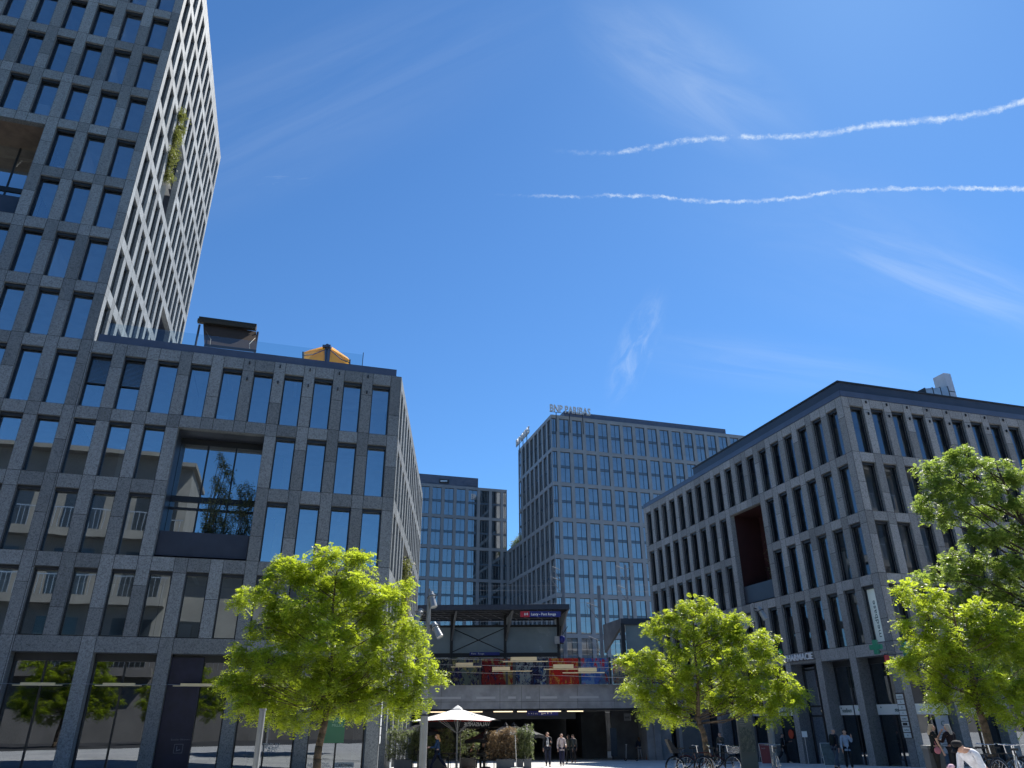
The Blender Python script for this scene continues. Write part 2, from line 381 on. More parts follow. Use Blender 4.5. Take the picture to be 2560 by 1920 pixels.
def window_meshes(kind, w, h):
    key = (kind, round(w, 3), round(h, 3))
    if key in _wm: return _wm[key]
    f = MB(); p = MB(); ft = .055
    X, Z = Vector((1, 0, 0)), UP
    def fr(x0, z0, x1, z1, y0=-.04, y1=.04, mi=0): f.box((x0, y0, z0), (x1-x0, 0, 0), (0, y1-y0, 0), (0, 0, z1-z0), mi)
    if kind in ('office', 'office_r'):
        top = .16
        fr(0, 0, ft, h); fr(w-ft, 0, w, h); fr(ft, 0, w-ft, ft); fr(ft, h-ft, w-ft, h)
        fr(0.0, h-top, w, h, -.20, -.06)                     # blind box under the head
        fr(.015, 0, .045, h-top, -.17, -.12); fr(w-.045, 0, w-.015, h-top, -.17, -.12)   # blind guides
        p.poly([(ft, 0, ft), (w-ft, 0, ft), (w-ft, 0, h-ft), (ft, 0, h-ft)])
        g = GLASS if kind == 'office' else GLASSR
    elif kind == 'grid':
        zm0, zm1 = h*.478, h*.546
        fr(0, 0, ft, h); fr(w-ft, 0, w, h); fr(ft, 0, w-ft, .09); fr(ft, h-.11, w-ft, h); fr(w/2-.03, .09, w/2+.03, h-.11)
        fr(ft, zm0-.05, w-ft, zm0, -.03); fr(ft, zm1, w-ft, zm1+.05, -.03); fr(ft, zm0, w-ft, zm1, .0, .05, 1)
        for x0, x1 in ((ft, w/2-.03), (w/2+.03, w-ft)):
            p.poly([(x0, .02, .09), (x1, .02, .09), (x1, .02, zm0-.05), (x0, .02, zm0-.05)]); p.poly([(x0, .02, zm1+.05), (x1, .02, zm1+.05), (x1, .02, h-.11), (x0, .02, h-.11)])
        g = GLASSB
    else:                                                    # shop front
        fr(0, 0, .07, h); fr(w-.07, 0, w, h); fr(.07, 0, w-.07, .12); fr(.07, h-.32, w-.07, h, -.12); fr(w*.5-.04, .12, w*.5+.04, h-.32)
        p.poly([(.07, 0, .12), (w-.07, 0, .12), (w-.07, 0, h-.32), (.07, 0, h-.32)]); g = SHOPG
    _wm[key] = (f.mesh('window', [FRAME, BANDG]), p.mesh('pane', g)); return _wm[key]
_bm = {}
def blind_mesh(w, h):
    key = (round(w, 2), round(h, 2))
    if key not in _bm:
        b = MB(); z = 0
        while z < h: b.box((.05, -.13, z), (w-.1, 0, 0), (0, .05, .02), (0, 0, .008)); z += .07
        b.box((.05, -.14, -.04), (w-.1, 0, 0), (0, .05, 0), (0, 0, .035)); _bm[key] = b.mesh('blind', BLACKM)
    return _bm[key]
WCOUNT = {}
def put_windows(root, wins, W, d, n, depth, kind='office', blinds=(), cap=100, score=None):
    """each window an object (frame) with its pane; above the cap the smallest go into one stuff part"""
    rz = math.atan2(d.y, d.x) if d.cross(n).z < 0 else math.atan2(-d.y, -d.x)
    ax = Vector((math.cos(rz), math.sin(rz), 0)); flip = ax.dot(d) < 0
    for (c, r, t0, t1, z0, z1) in wins:
        o = W(t1 if flip else t0, z0, -depth+.02); WCOUNT.setdefault(root.name, []).append((score((t0+t1)/2, z0) if score else (o-CP).length, kind, o.copy(), rz, t1-t0, z1-z0, (c, r) in blinds, root))
def flush_windows():
    for rn, L in WCOUNT.items():
        L.sort(key=lambda e: e[0]); rest = ([], [])
        for i, (sc, kind, o, rz, w, h, bl, root) in enumerate(L):
            fm, pm = window_meshes(kind, w, h); off = rootloc(root)
            if i < 100:
                wo = local('window', fm, root, o-off, rz); local('pane', pm, wo)
                if bl: local('blind', blind_mesh(w, h*.52), wo, (0, 0, h*.46))
            else:
                M = Matrix.Translation(o-off) @ Matrix.Rotation(rz, 4, 'Z')
                for k, me in enumerate((fm, pm)): rest[k].append((me, M))
        if rest[0]:
            bm = bmesh.new()
            for me, M in rest[0]: 
                t = me.copy(); t.transform(M); bm.from_mesh(t); bpy.data.meshes.remove(t)
            me = bpy.data.meshes.new('windows'); bm.to_mesh(me); bm.free(); me.materials.append(FRAME); me.materials.append(BANDG)
            wo = local('small_windows', me, root); tag(wo, kind='stuff')
            bm = bmesh.new()
            for me, M in rest[1]: 
                t = me.copy(); t.transform(M); bm.from_mesh(t); bpy.data.meshes.remove(t)
            me = bpy.data.meshes.new('panes'); bm.to_mesh(me); bm.free(); me.materials.append(rest[1][0][0].materials[0])
            local('panes', me, wo)
def interior(root, W, rows, T0, T1, depth, d, n, dd=4.5, parts=3.1, seed=0, floors_only=False):
    rnd = random.Random(seed); mb = MB(); fu = MB()
    for (z0, z1, z2) in rows:
        mb.poly([W(T0, z0-.02, -depth-.03), W(T1, z0-.02, -depth-.03), W(T1, z0-.02, -dd), W(T0, z0-.02, -dd)])
        mb.poly([W(T0, z1+.03, -depth-.03), W(T0, z1+.03, -dd), W(T1, z1+.03, -dd), W(T1, z1+.03, -depth-.03)])
        mb.poly([W(T0, z0-.02, -dd), W(T1, z0-.02, -dd), W(T1, z1+.03, -dd), W(T0, z1+.03, -dd)])
        t = T0 + parts
        while t < T1:
            if rnd.random() < .6: mb.poly([W(t, z0, -depth-.1), W(t, z0, -dd), W(t, z1, -dd), W(t, z1, -depth-.1)])
            if rnd.random() < .5:                            # cupboards, desks
                w = rnd.uniform(.4, .9); h = rnd.choice((.74, 1.2, 2.0)); tt = t + rnd.uniform(-1.2, .6)
                fu.box(W(tt, z0, -depth-1.1), d*w, -n*.5, UP*h)
            if rnd.random() < .45: fu.box(W(t-.9, z1-.1, -depth-.6), d*.16, -n*1.9, UP*.06)
            t += parts
    mb.build('interior', INTW, root); fu.build('furniture', WHITEP, root)

# ---- left tower and block
PL = at(985, 1245, 37.0); PL.z = 0
LR = [(5.10, 8.00, 8.65), (8.65, 11.60, 12.27), (12.27, 15.08, 15.71), (15.71, 18.63, 19.28)]
TR = LR + [(19.28, 22.0, 22.65), (22.65, 25.45, 26.10), (26.10, 28.88, 29.52), (29.52, 32.32, 32.95), (32.95, 35.70, 36.35), (36.35, 39.14, 39.78), (39.78, 42.50, 43.15), (43.15, 45.95, 46.60), (46.60, 49.40, 50.80)]
GB = gz(37)-1.2
tower = thing('office_tower', 'tall grey granite office tower at far left with white sunlit side', 'tower', PL - U*23 + V*11)
block = thing('office_building', 'low dark granite office building beside the tower with large square opening', 'office building', PL - U*8 + V*11)
def lc(k): return (.59+1.563*k, .59+1.563*k+.985)
dL = -U; nF = -V
bw, BW = facade(block, PL, dL, nF, [lc(k) for k in range(10)], LR, 15.72, GR, voids=[(4, 6, 1, 2)], seed=3)
put_windows(block, bw, BW, dL, nF, .34, blinds=[(8, 3), (9, 3)])
interior(block, BW, LR, .3, 10.95-4.1, .34, dL, nF, 4.5, seed=1)
interior(block, BW, LR, 10.97, 15.6, .34, dL, nF, 4.5, seed=2)
for rr in (0, 3): interior(block, BW, [LR[rr]], 6.86, 10.95, .34, dL, nF, 4.5, seed=4)
tw, TW = facade(tower, PL, dL, nF, [lc(k) for k in range(10, 19)], TR, 30.0, GR, voids=[(3, 6, 6, 7)], t_start=15.72, seed=7)
put_windows(tower, tw, TW, dL, nF, .34)
interior(tower, TW, TR[:6]+TR[8:], 15.9, 29.9, .34, dL, nF, 4.5, seed=5)
interior(tower, TW, TR[6:8], 15.9, 20.8, .34, dL, nF, 4.5, seed=6)
# tower side, sunlit
PT = PL - U*15.72
SR = TR[4:]
sw, SW = facade(tower, PT, V, U, [(.57+1.563*k, .57+1.563*k+1.0) for k in range(14)], SR, 22.5, GR, voids=[(3, 5, 4, 5), (8, 10, 0, 2)], seed=9)
put_windows(tower, sw, SW, V, U, .34, score=lambda t, z: 60+t*2)
interior(tower, SW, SR, 5.1, 22.3, .34, V, U, 3.2, seed=8)
# block side
DV = (U*5.35 + V*22.8).normalized(); NV = Vector((DV.y, -DV.x, 0))
qw, QW = facade(block, PL, DV, NV, [(.45+1.757*k, .45+1.757*k+1.12) for k in range(13)], LR, 23.4, GR, voids=[(4, 6, 0, 1)], seed=11)
put_windows(block, qw, QW, DV, NV, .34, score=lambda t, z: 60+t*2)
interior(block, QW, LR, 5.1, 23.2, .34, DV, NV, 3.2, seed=12)
def shell(root, pts, z0, z1, name, m, roof=True):
    mb = MB(); n = len(pts)
    for i in range(n): a, b = pts[i], pts[(i+1) % n]; mb.poly([(a.x, a.y, z0), (b.x, b.y, z0), (b.x, b.y, z1), (a.x, a.y, z1)])
    if roof: mb.poly([(p.x, p.y, z1) for p in pts])
    return mb.build(name, m, root)
# rear walls and roofs (open towards the two street faces)
def rear(root, corners, z0, z1, m):
    mb = MB()
    for a, b in zip(corners[:-1], corners[1:]): mb.poly([(a.x, a.y, z0), (b.x, b.y, z0), (b.x, b.y, z1), (a.x, a.y, z1)])
    return mb.build('rear_wall', m, root)
Rb = [PL + DV*23.4, PL - U*15.72 + V*22.5, PT - U*14.3 + V*22.5, PL - U*30]
rear(block, [PL + DV*23.4, PT + V*24.0, PT + V*.3], GB, 19.28, GR)
MB().poly([(p.x, p.y, 19.20) for p in (PL-V*-.1-U*.1, PL+DV*23.3-U*.1, PT+V*24, PT+V*.1)]).build('roof', CONC, block)
rear(tower, [PT + V*22.5, PT + V*22.5 - U*14.3, PL - U*30], GB, 50.7, GR)
MB().poly([(p.x, p.y, 50.75) for p in (PT+V*.05-U*.05, PT+V*22.4-U*.05, PT+V*22.4-U*14.2, PL-U*29.9+V*.05)]).build('roof', CONC, tower)
# parapet sheet of the block and its glass balustrade
pf = MB(); pf.box(BW(.3, 19.29, -.06), dL*15.2, -nF*.35, UP*.42); pf.box(BW(.3, 19.29, -.41), -nF*22, dL*.3, UP*.42)
pf.build('parapet', STEEL2, block)
gb = MB(); gb.poly([BW(2.2, 19.7, -.5), BW(15.3, 19.7, -.5), BW(15.3, 20.62, -.5), BW(2.2, 20.62, -.5)])
ro = gb.build('balustrade', BALG, block); gp = MB(); gp.tube(BW(2.2, 19.7, -.5), BW(2.2, 20.75, -.5), .02); gp.build('balustrade_post', FRAME, ro)
# squares cut in the fabric: back wall glazing, planter, soffit
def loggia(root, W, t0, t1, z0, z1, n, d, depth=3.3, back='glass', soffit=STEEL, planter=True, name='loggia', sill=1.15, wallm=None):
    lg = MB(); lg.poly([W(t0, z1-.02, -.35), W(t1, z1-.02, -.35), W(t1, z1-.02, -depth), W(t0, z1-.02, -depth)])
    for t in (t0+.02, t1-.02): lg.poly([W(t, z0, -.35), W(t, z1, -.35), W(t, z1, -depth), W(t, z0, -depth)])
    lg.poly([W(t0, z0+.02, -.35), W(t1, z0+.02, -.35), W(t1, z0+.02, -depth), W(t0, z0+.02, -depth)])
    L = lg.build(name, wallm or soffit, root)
    if back == 'glass':
        gf = MB(); zz = (z0+z1)/2
        n_ = 3
        for i in range(n_+1): t = t0+(t1-t0)*i/n_; gf.box(W(t-.04, z0, -depth+.1), d*.08, -n*.08, UP*(z1-z0))
        for z, h in ((z0+2.65, .12), (z0+3.05, .3), (z0+6.1, .3)):
            if z+h < z1: gf.box(W(t0, z, -depth+.12), d*(t1-t0), -n*.06, UP*h)
        fo = gf.build('glazing_frame', FRAME, L)
        gq = MB(); gq.poly([W(t0, z0, -depth+.05), W(t1, z0, -depth+.05), W(t1, z1, -depth+.05), W(t0, z1, -depth+.05)]); gq.build('glazing', GLASS, L)
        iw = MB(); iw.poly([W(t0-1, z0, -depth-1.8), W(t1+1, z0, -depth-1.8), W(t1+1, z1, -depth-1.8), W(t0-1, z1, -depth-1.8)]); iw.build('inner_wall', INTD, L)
    if planter:
        pm = MB(); pm.box(W(t0+.03, z0+.12, -.30), d*(t1-t0-.06), -n*.55, UP*sill); pm.build('planter', STEEL, L)
    return L
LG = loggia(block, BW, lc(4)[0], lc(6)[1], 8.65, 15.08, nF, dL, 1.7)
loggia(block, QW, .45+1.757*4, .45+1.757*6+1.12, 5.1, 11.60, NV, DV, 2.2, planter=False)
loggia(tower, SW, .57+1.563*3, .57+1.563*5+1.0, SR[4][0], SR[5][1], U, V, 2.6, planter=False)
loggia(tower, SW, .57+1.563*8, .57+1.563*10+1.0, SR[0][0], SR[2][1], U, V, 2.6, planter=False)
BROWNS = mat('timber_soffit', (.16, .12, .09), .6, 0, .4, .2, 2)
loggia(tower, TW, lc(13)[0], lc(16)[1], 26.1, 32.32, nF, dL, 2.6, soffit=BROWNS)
# ground floor, left block + tower (bays of two windows)
def shopbase(root, P, d, n, bays, T, ztop, zband, stone, depth=.55, t_start=0.0, doors=(), kind='shop', seed=0):
    rows = [(GB, ztop, zband)]; w, W_ = facade(root, P, d, n, bays, rows, T, stone, depth, (), t_start, seed, split=False, name='ground_floor')
    rz = math.atan2(d.y, d.x) if d.cross(n).z < 0 else math.atan2(-d.y, -d.x)
    flip = Vector((math.cos(rz), math.sin(rz), 0)).dot(d) < 0; off = rootloc(root)
    for i, (t0, t1) in enumerate(bays):
        if i in doors: continue
        fm, pm = window_meshes('shop', t1-t0, ztop-GB); wo = local('shop_window', fm, root, W_(t1 if flip else t0, GB, -depth+.03)-off, rz); local('pane', pm, wo)
    mb = MB(); T0, T1 = bays[0][0], bays[-1][1]
    mb.poly([W_(T0, ztop+.1, -depth-.1), W_(T1, ztop+.1, -depth-.1), W_(T1, ztop+.1, -6), W_(T0, ztop+.1, -6)])
    mb.poly([W_(T0, GB, -6), W_(T1, GB, -6), W_(T1, ztop+.1, -6), W_(T0, ztop+.1, -6)])
    mb.build('shop_interior', INTD, root); return W_
def lb(k): return (.60+3.126*k, .60+3.126*k+2.54)
GWb = shopbase(block, PL, dL, nF, [lb(k) for k in range(5)], 15.72, 4.42, 5.10, GR, .6, seed=2)
GWt = shopbase(tower, PL, dL, nF, [lb(k) for k in range(5, 9)], 30, 4.42, 5.10, GR, .6, t_start=15.72, seed=3)
GWs = shopbase(block, PL, DV, NV, [(.45+3.514*k, .45+3.514*k+2.87) for k in range(6)], 23.4, 4.42, 5.10, GR, .7, seed=4)
# dark entrance panel in the third bay
ep = MB(); ep.box(GWb(lb(2)[1]-.02, GB, -.30), -dL*1.35, -nF*.2, UP*(4.30-GB)); PUR = mat('dark_violet_panel', (.012, .014, .034), .45, .1, .4, .2, 2)
epo = ep.build('entrance_panel', PUR, block)

# ---- right block
QR = Vector((19.75, 40.0, 0))
RR = [(5.30, 8.25, 8.80), (8.80, 11.72, 12.25), (12.25, 15.18, 15.75), (15.75, 18.69, 19.24)]
right = thing('office_building', 'brownish granite office building on the right with red lined opening and pharmacy', 'office building', QR + U*8 + V*13)
rcol = [(.55+1.456*k, .55+1.456*k+.92) for k in range(18)]
rw, RW = facade(right, QR, V, -U, rcol, RR, 26.7, GR2, voids=[(6, 8, 1, 2)], seed=21)
put_windows(right, rw, RW, V, -U, .34, kind='office_r')
interior(right, RW, RR, .3, 9.2, .34, V, -U, 4.2, seed=22); interior(right, RW, RR, 13.2, 26.5, .34, V, -U, 4.2, seed=23)
fw, FW = facade(right, QR, U, -V, [(.52+1.525*k, .52+1.525*k+.98) for k in range(14)], RR, 21.8, GR2, seed=25)
put_windows(right, fw, FW, U, -V, .34, kind='office_r')
interior(right, FW, RR, 4.3, 21.6, .34, U, -V, 4.2, seed=26)
RED = mat('oxide_red_wall', (.046, .017, .018), .6, 0, .4, .15, 1)
RL = loggia(right, RW, rcol[6][0], rcol[8][1], 8.8, 15.18, -U, V, 2.4, back='wall', soffit=RED)
rb = MB(); rb.poly([RW(rcol[6][0], 8.8, -2.39), RW(rcol[8][1], 8.8, -2.39), RW(rcol[8][1], 15.18, -2.39), RW(rcol[6][0], 15.18, -2.39)]); rb.build('back_wall', RED, RL)
rear(right, [QR+V*26.7, QR+V*26.7+U*21.8, QR+U*21.8], GB-.5, 19.24, GR2)
MB().poly([(p.x, p.y, 19.22) for p in (QR, QR+V*26.7, QR+V*26.7+U*21.8, QR+U*21.8)]).build('roof', CONC, right)
fa = MB()
for a, b in ((QR+V*26.6, QR), (QR, QR+U*22)):
    dd = (b-a).normalized(); nn = Vector((dd.y, -dd.x, 0))*(-1 if Vector((dd.y, -dd.x, 0)).dot(QR+U*10+V*10-a) > 0 else 1)
    fa.box(a + UP*19.25 + nn*.02, b-a, -nn*.3, UP*.36, 0)
c0 = QR + U*.12 + V*.12
fa.box(c0 + UP*19.61, V*17.5, U*.3, UP*.62, 1); fa.box(c0+U*.3 + UP*19.61, U*21, V*.3, UP*.62, 1)
fa.box(c0 + UP*20.23 - U*.06 - V*.06, V*17.6, U*.4, UP*.09, 2); fa.box(c0 + U*.34 - V*.06 + UP*20.23, U*21, V*.4, UP*.09, 2)
fa.build('parapet', [STEEL2, STEEL, BLACKM], right)
def rgb(k): return (.55+1.456*2*k, .55+1.456*2*k+2.376)
GWr = shopbase(right, QR, V, -U, [rgb(k) for k in range(9)], 26.7, 4.66, 5.30, GR2, .85, seed=31, doors=(2,))
GWf = shopbase(right, QR, U, -V, [(.52+3.05*k, .52+3.05*k+2.50) for k in range(7)], 21.8, 4.66, 5.30, GR2, .6, seed=33)

# ---- distant glass towers
def gridtower(root, P, d, n, T, rows, pitch, first, w, seed, corner=None):
    cols = ([corner] if corner else []) + [(first+pitch*k, first+pitch*k+w) for k in range(int((T-first-w)/pitch)+1)]
    wn, W_ = facade(root, P, d, n, cols, rows, T, PALEFR, .28, (), seed=seed, split=False, name='facade', joint=False, gap=0)
    return wn, W_
QB = at(1384.6, 1288, 138); QB.z = 0
def brow(z): return [(a, a+6.4, a+7.13) for a in z]
bz = [58.65-.75-6.4-7.13*i for i in range(8, -1, -1)]
BR = [(z, z+6.4, z+7.13) for z in bz]
bnp = thing('glass_tower', 'pale grey gridded glass office tower with rooftop lettering in the centre distance', 'tower', QB+U*20+V*14-UP*1.4)
w1, W1 = gridtower(bnp, QB, U, -V, 50.2, BR, 2.852, 1.78, 2.12, 41, (.12, 1.12))
put_windows(bnp, w1, W1, U, -V, .28, 'grid', score=lambda t, z: (0 if z > 14 and (t < 24 or z > 34) else 500)+abs(z-40)*.1+t)
w2, W2 = gridtower(bnp, QB, V, -U, 22.7, BR, 2.88, .42, 2.05, 42)
put_windows(bnp, w2, W2, V, -U, .28, 'grid', score=lambda t, z: 200+t)
shell(bnp, [QB+U*.4+V*.4, QB+U*49.8+V*.4, QB+U*49.8+V*22.3, QB+U*.4+V*22.3], -2, 58.6, 'core', mat('grey_blinds', (.34, .36, .38), .8, 0, .2, .25, .25))
LOWR = BR[:6]
w3, W3 = gridtower(bnp, QB+V*22.7, V, -U, 9.45, LOWR, 2.88, .3, 2.05, 43)
put_windows(bnp, w3, W3, V, -U, .28, 'grid', score=lambda t, z: 300+t)
shell(bnp, [QB+U*.4+V*22.8, QB+U*30+V*22.8, QB+U*30+V*32, QB+U*.4+V*32], -2, 37.6, 'wing_core', INTD)
pb = MB(); ph = QB + V*1.2 + U*3.4
pb.box(ph + UP*58.7, U*38.3, V*16, UP*1.55)
for s_ in (16, 24, 31): pb.box(ph + U*s_ - V*.06 + UP*58.95, U*3.2, V*.05, UP*.5)
pb.build('penthouse', STEEL2, bnp)
QE = at(1267.6, 1367, 168.77); QE.z = 0
ez = [51.9-.7-6.45-7.08*i for i in range(7, -1, -1)]
ER = [(z, z+6.42, z+7.08) for z in ez]
bal = thing('glass_tower', 'dark blue glass office tower behind the left building with grey rooftop box', 'tower', QE-U*15+V*12-UP*1.4)
w4, W4 = gridtower(bal, QE, -U, -V, 34.5, ER, 2.855, 1.54, 2.15, 45, (.12, .88))
put_windows(bal, w4, W4, -U, -V, .28, 'grid', score=lambda t, z: t)
shell(bal, [QE-U*.3+V*.4, QE-U*34.4+V*.4, QE-U*34.4+V*24, QE-U*.3+V*24], -2, 51.85, 'core', INTD)
MB().box(QE+V*.02+UP*(-2), V*24, -U*.05, UP*53.8).build('side_wall', PALEFR, bal)
pe = MB(); pe.box(QE - U*30 + V*.5 + UP*51.9, U*23, V*15, UP*2.35)
pe.box(QE - U*9.6 + V*.4 + UP*52.2, U*2.4, V*.05, UP*.75); pe.box(QE - U*19.4 + V*.4 + UP*52.2, U*2.1, V*.05, UP*1.1)
pe.build('penthouse', STEEL2, bal)
hv = MB(); hv.box(QE - U*16.4 + V*.3 + UP*52.3, U*2.3, V*.1, UP*1.0, 0); hv.cbox(QE-U*15.4+V*.1+UP*52.75, 1.6, .3, .35, 1); hv.build('plant_opening', [BLACKM, GALV], bal)
flush_windows()
def roofsign(text, pos, dx, h, w, posts, label, parentroot=None):
    t = thing('rooftop_sign', label, 'sign', pos); lm = mat('sign_letters', (.36, .39, .42), .5, .3)
    lettering(text, h*1.38, lm, Vector(pos), dx, t, .12, w, bold=.03)
    rl = MB(); rl.tube(Vector(pos)-UP*.12, Vector(pos)+Vector(dx)*w-UP*.12, .05)
    for s_ in posts: q = Vector(pos)+Vector(dx)*s_; rl.tube(q-UP*4.3, q-UP*.1, .09)
    rl.build('support', FRAME, t); return t
roofsign('BNP PARIBAS', at(1374, 1027.5, 136.6), U, 1.6, 8.9, (1.4, 4.3, 7.2), 'silver bank lettering on posts above the right face of the pale tower')
roofsign('BNP PARIBAS', at(1290.5, 1117, 158.0), -V, 1.6, 9.6, (2.4, 5.2, 8.0), 'silver bank lettering seen nearly end-on above the left face of the pale tower')
lettering('re', 2.6, mat('white_letters', (.8, .82, .85), .5), at(1043, 1203, 163.8), U, None, .1, label='white letters re on the grey rooftop box of the blue glass tower', cat='sign', name='rooftop_letters', bold=.05)

# ------------------------------------------------------------------ homes behind the viewer (seen mirrored in the left windows)
apt = thing('apartment_block', 'beige apartment block with balconies mirrored in the lower left windows', 'apartment block', U*-25 - V*12)
BEIGE = mat('beige_render', (.19, .18, .168), .85, 0, .2, .12, .6); DKG = mat('dark_glazing', (.03, .035, .04), .12, 0, .8)
wl = MB(); sl_ = MB(); wn = MB(); rl = MB()
def apart(u0, u1, v, H, n):
    wl.box(U*u0 + V*(v-10) - UP*.5, U*(u1-u0), V*10, UP*(H+.5)); wl.box(U*(u0-.4) + V*(v-10.2) + UP*H, U*(u1-u0+.8), V*11.6, UP*.45)
    for k in range(n):
        z = 5.6+6.5*k
        if z+5 > H: break
        sl_.box(U*u0 + V*v + UP*z, U*(u1-u0), V*1.3, UP*.8)
        x = u0+1.0
        while x < u1-3:
            wn.box(U*x + V*(v+.01) + UP*(z+1.0), U*3.6, V*.04, UP*4.4); x += 6.6
        x = u0
        while x < u1: rl.box(U*x + V*(v+1.24) + UP*(z+.8), U*.05, V*.05, UP*1.9); x += .45
        rl.box(U*u0 + V*(v+1.22) + UP*(z+2.7), U*(u1-u0), V*.08, UP*.1)
apart(-70, -11.7, -7.5, 27.4, 4); apart(-11.7, 12, -9.0, 16.4, 2); apart(44, 115, -9.0, 31.0, 4)
wl.build('wall', BEIGE, apt); sl_.build('balcony', BEIGE, apt); wn.build('window_band', DKG, apt); rl.build('railing', GALV, apt)

# ------------------------------------------------------------------ railway bridge and station
A = Vector((math.cos(R(1.6)), math.sin(R(1.6)), 0)); AN = Vector((-A.y, A.x, 0))       # along / across the tracks
BO = Vector((-14, 61.6, 0))
bridge = thing('railway_bridge', 'concrete railway bridge over the dark underpass in the middle', 'bridge', BO+A*13-UP*1.3)
zt, zj, zb = 4.12, 2.98, 2.34
bm_ = MB(); x = 0
for L_ in (5.2, 3.1, 4.6, 1.7, 1.4, 3.0, 2.9, 3.0, 3.0):
    bm_.box(BO + A*(x+.012) + UP*zj, A*(L_-.024), AN*.6, UP*(zt-zj)); bm_.box(BO + A*(x+.012) + AN*.03 + UP*(zb+.12), A*(L_-.024), AN*.6, UP*(zj-zb-.14)); x += L_
bm_.box(BO + AN*.12 + UP*zb, A*x, AN*.4, UP*(zt-zb-.02), 1); bm_.box(BO + AN*.10 - AN*.16 + UP*zt, A*x, AN*.9, UP*.06)
bm_.build('beam', [CONC, JOINT], bridge)
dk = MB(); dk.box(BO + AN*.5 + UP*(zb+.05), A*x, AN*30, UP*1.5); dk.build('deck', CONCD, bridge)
lt = MB(); x = .8
STRIP = mat('pale_strip', (.46, .46, .47), .5)
for L_ in (1.9, 2.3, 2.4, 1.5, .6, .35, 1.35, 2.3, 2.4): MB().box(BO + A*x*1.22 + AN*-.015 + UP*(zj+.20), A*L_, AN*.02, UP*.16).build('reflector_strip', STRIP, bridge); x += L_+.55
under = thing('underpass', 'dark underpass walls and ceiling below the railway bridge', 'underpass', BO+A*13+AN*10-UP*1.3)
uw = MB(); zf = -1.6
uw.box(BO + A*4.0 + AN*.8 + UP*zf, A*.5, AN*24, UP*(zb-zf)); uw.box(BO + A*4 + AN*24 + UP*zf, A*24, AN*.5, UP*(zb-zf))
uw.box(BO + A*22.3 + AN*5.2 + UP*zf, A*3.6, AN*.5, UP*(zb-zf)); uw.box(BO + A*20.2 + AN*9.5 + UP*zf, A*.5, AN*14, UP*(zb-zf)); uw.box(BO + A*20.2 + AN*9 + UP*zf, A*2.2, AN*.5, UP*(zb-zf))
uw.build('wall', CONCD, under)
ul = MB(); ul.box(BO + A*6.5 + AN*3.0 + UP*(zb-.62), A*12.6, AN*.3, UP*.6); ul.build('lintel', STEEL, under)
LAMPM = mat('lamp_diffuser', (.9, .8, .6), .5, emit=((1, .78, .5), 1.0))
for i, (x, y, L_) in enumerate(((7.0, 1.2, 2.0), (9.6, 1.6, 2.4), (12.4, 1.2, 1.9), (14.3, 1.6, 1.9), (16.0, 1.2, 2.2), (18.3, 1.6, 1.6))):
    t = thing('ceiling_lamp', '%s warm linear lamp from the left under the bridge soffit' % ['first', 'second', 'third', 'fourth', 'fifth', 'last'][i], 'lamp', BO+A*x+AN*y+UP*(zb-.06), 'linear lamps under the bridge')
    L_ *= .8; MB().box(BO+A*x+AN*y+UP*(zb-.10), A*L_, AN*.12, UP*.07).build('diffuser', LAMPM, t); MB().box(BO+A*x+AN*(y-.02)+UP*(zb-.03), A*L_, AN*.16, UP*.06).build('housing', FRAME, t)
kk = Vector((0, 0, 0))
# printed glass noise barrier on the parapet
def printmat(name, cols, seed, sc=1.3, dull=.75):
    m = bpy.data.materials.new(name); m.use_nodes = True; K = NT(m.node_tree); o = K.n('ShaderNodeOutputMaterial')
    t = K.n('ShaderNodeTexCoord'); mp = K.n('ShaderNodeMapping'); mp.inputs['Location'].default_value = (seed, seed*.7, seed*.3); mp.inputs['Scale'].default_value = (1.6, 1, .9); K.l(t.outputs['Object'], mp.inputs[0])
    f1 = K.noise(mp.outputs[0], sc*.75, 8, .72, .35); f2 = K.noise(mp.outputs[0], sc*1.5, 8, .78, .3); cols = [tuple(x*dull for x in c_) for c_ in cols]
    c = K.mix(K.step(f1, .46, .50), cols[0], cols[1]); c = K.mix(K.step(f2, .53, .57), c, cols[2])
    p = K.n('ShaderNodeBsdfPrincipled'); K.l(c, p.inputs['Base Color']); p.inputs['Roughness'].default_value = .15
    tl = K.n('ShaderNodeBsdfTranslucent'); K.l(c, tl.inputs[0]); mx = K.n('ShaderNodeMixShader'); mx.inputs[0].default_value = .45
    K.l(p.outputs[0], mx.inputs[1]); K.l(tl.outputs[0], mx.inputs[2])
    tr = K.n('ShaderNodeBsdfTransparent'); tr.inputs[0].default_value = (.6, .66, .68, 1); m3 = K.n('ShaderNodeMixShader'); m3.inputs[0].default_value = .22; K.l(mx.outputs[0], m3.inputs[1]); K.l(tr.outputs[0], m3.inputs[2])
    K.l(m3.outputs[0], o.inputs[0]); return m
rail = thing('glass_barrier', 'glass barrier along the bridge printed with colourful graphics', 'barrier', BO+A*13+UP*zt)
seg = [(940, 1000, ((.10, .14, .14), (.05, .07, .09), (.3, .32, .3))), (1000, 1062, ((.14, .19, .19), (.03, .04, .06), (.25, .28, .26))), (1062, 1120, ((.15, .20, .18), (.02, .03, .07), (.42, .40, .20))),
       (1128, 1196, ((.17, .22, .20), (.02, .02, .12), (.42, .40, .16))), (1204, 1264, ((.40, .34, .12), (.28, .015, .02), (.02, .02, .10))), (1268, 1282, ((.45, .36, .12), (.3, .02, .02), (.3, .2, .05))),
       (1290, 1366, ((.36, .42, .42), (.02, .02, .09), (.03, .10, .28))), (1374, 1448, ((.40, .015, .015), (.26, .02, .02), (.40, .22, .05))), (1454, 1524, ((.03, .09, .36), (.10, .20, .42), (.38, .02, .04))),
       (1534, 1600, ((.38, .10, .05), (.40, .33, .24), (.04, .07, .18))), (1606, 1690, ((.35, .30, .2), (.04, .06, .2), (.2, .05, .04)))]
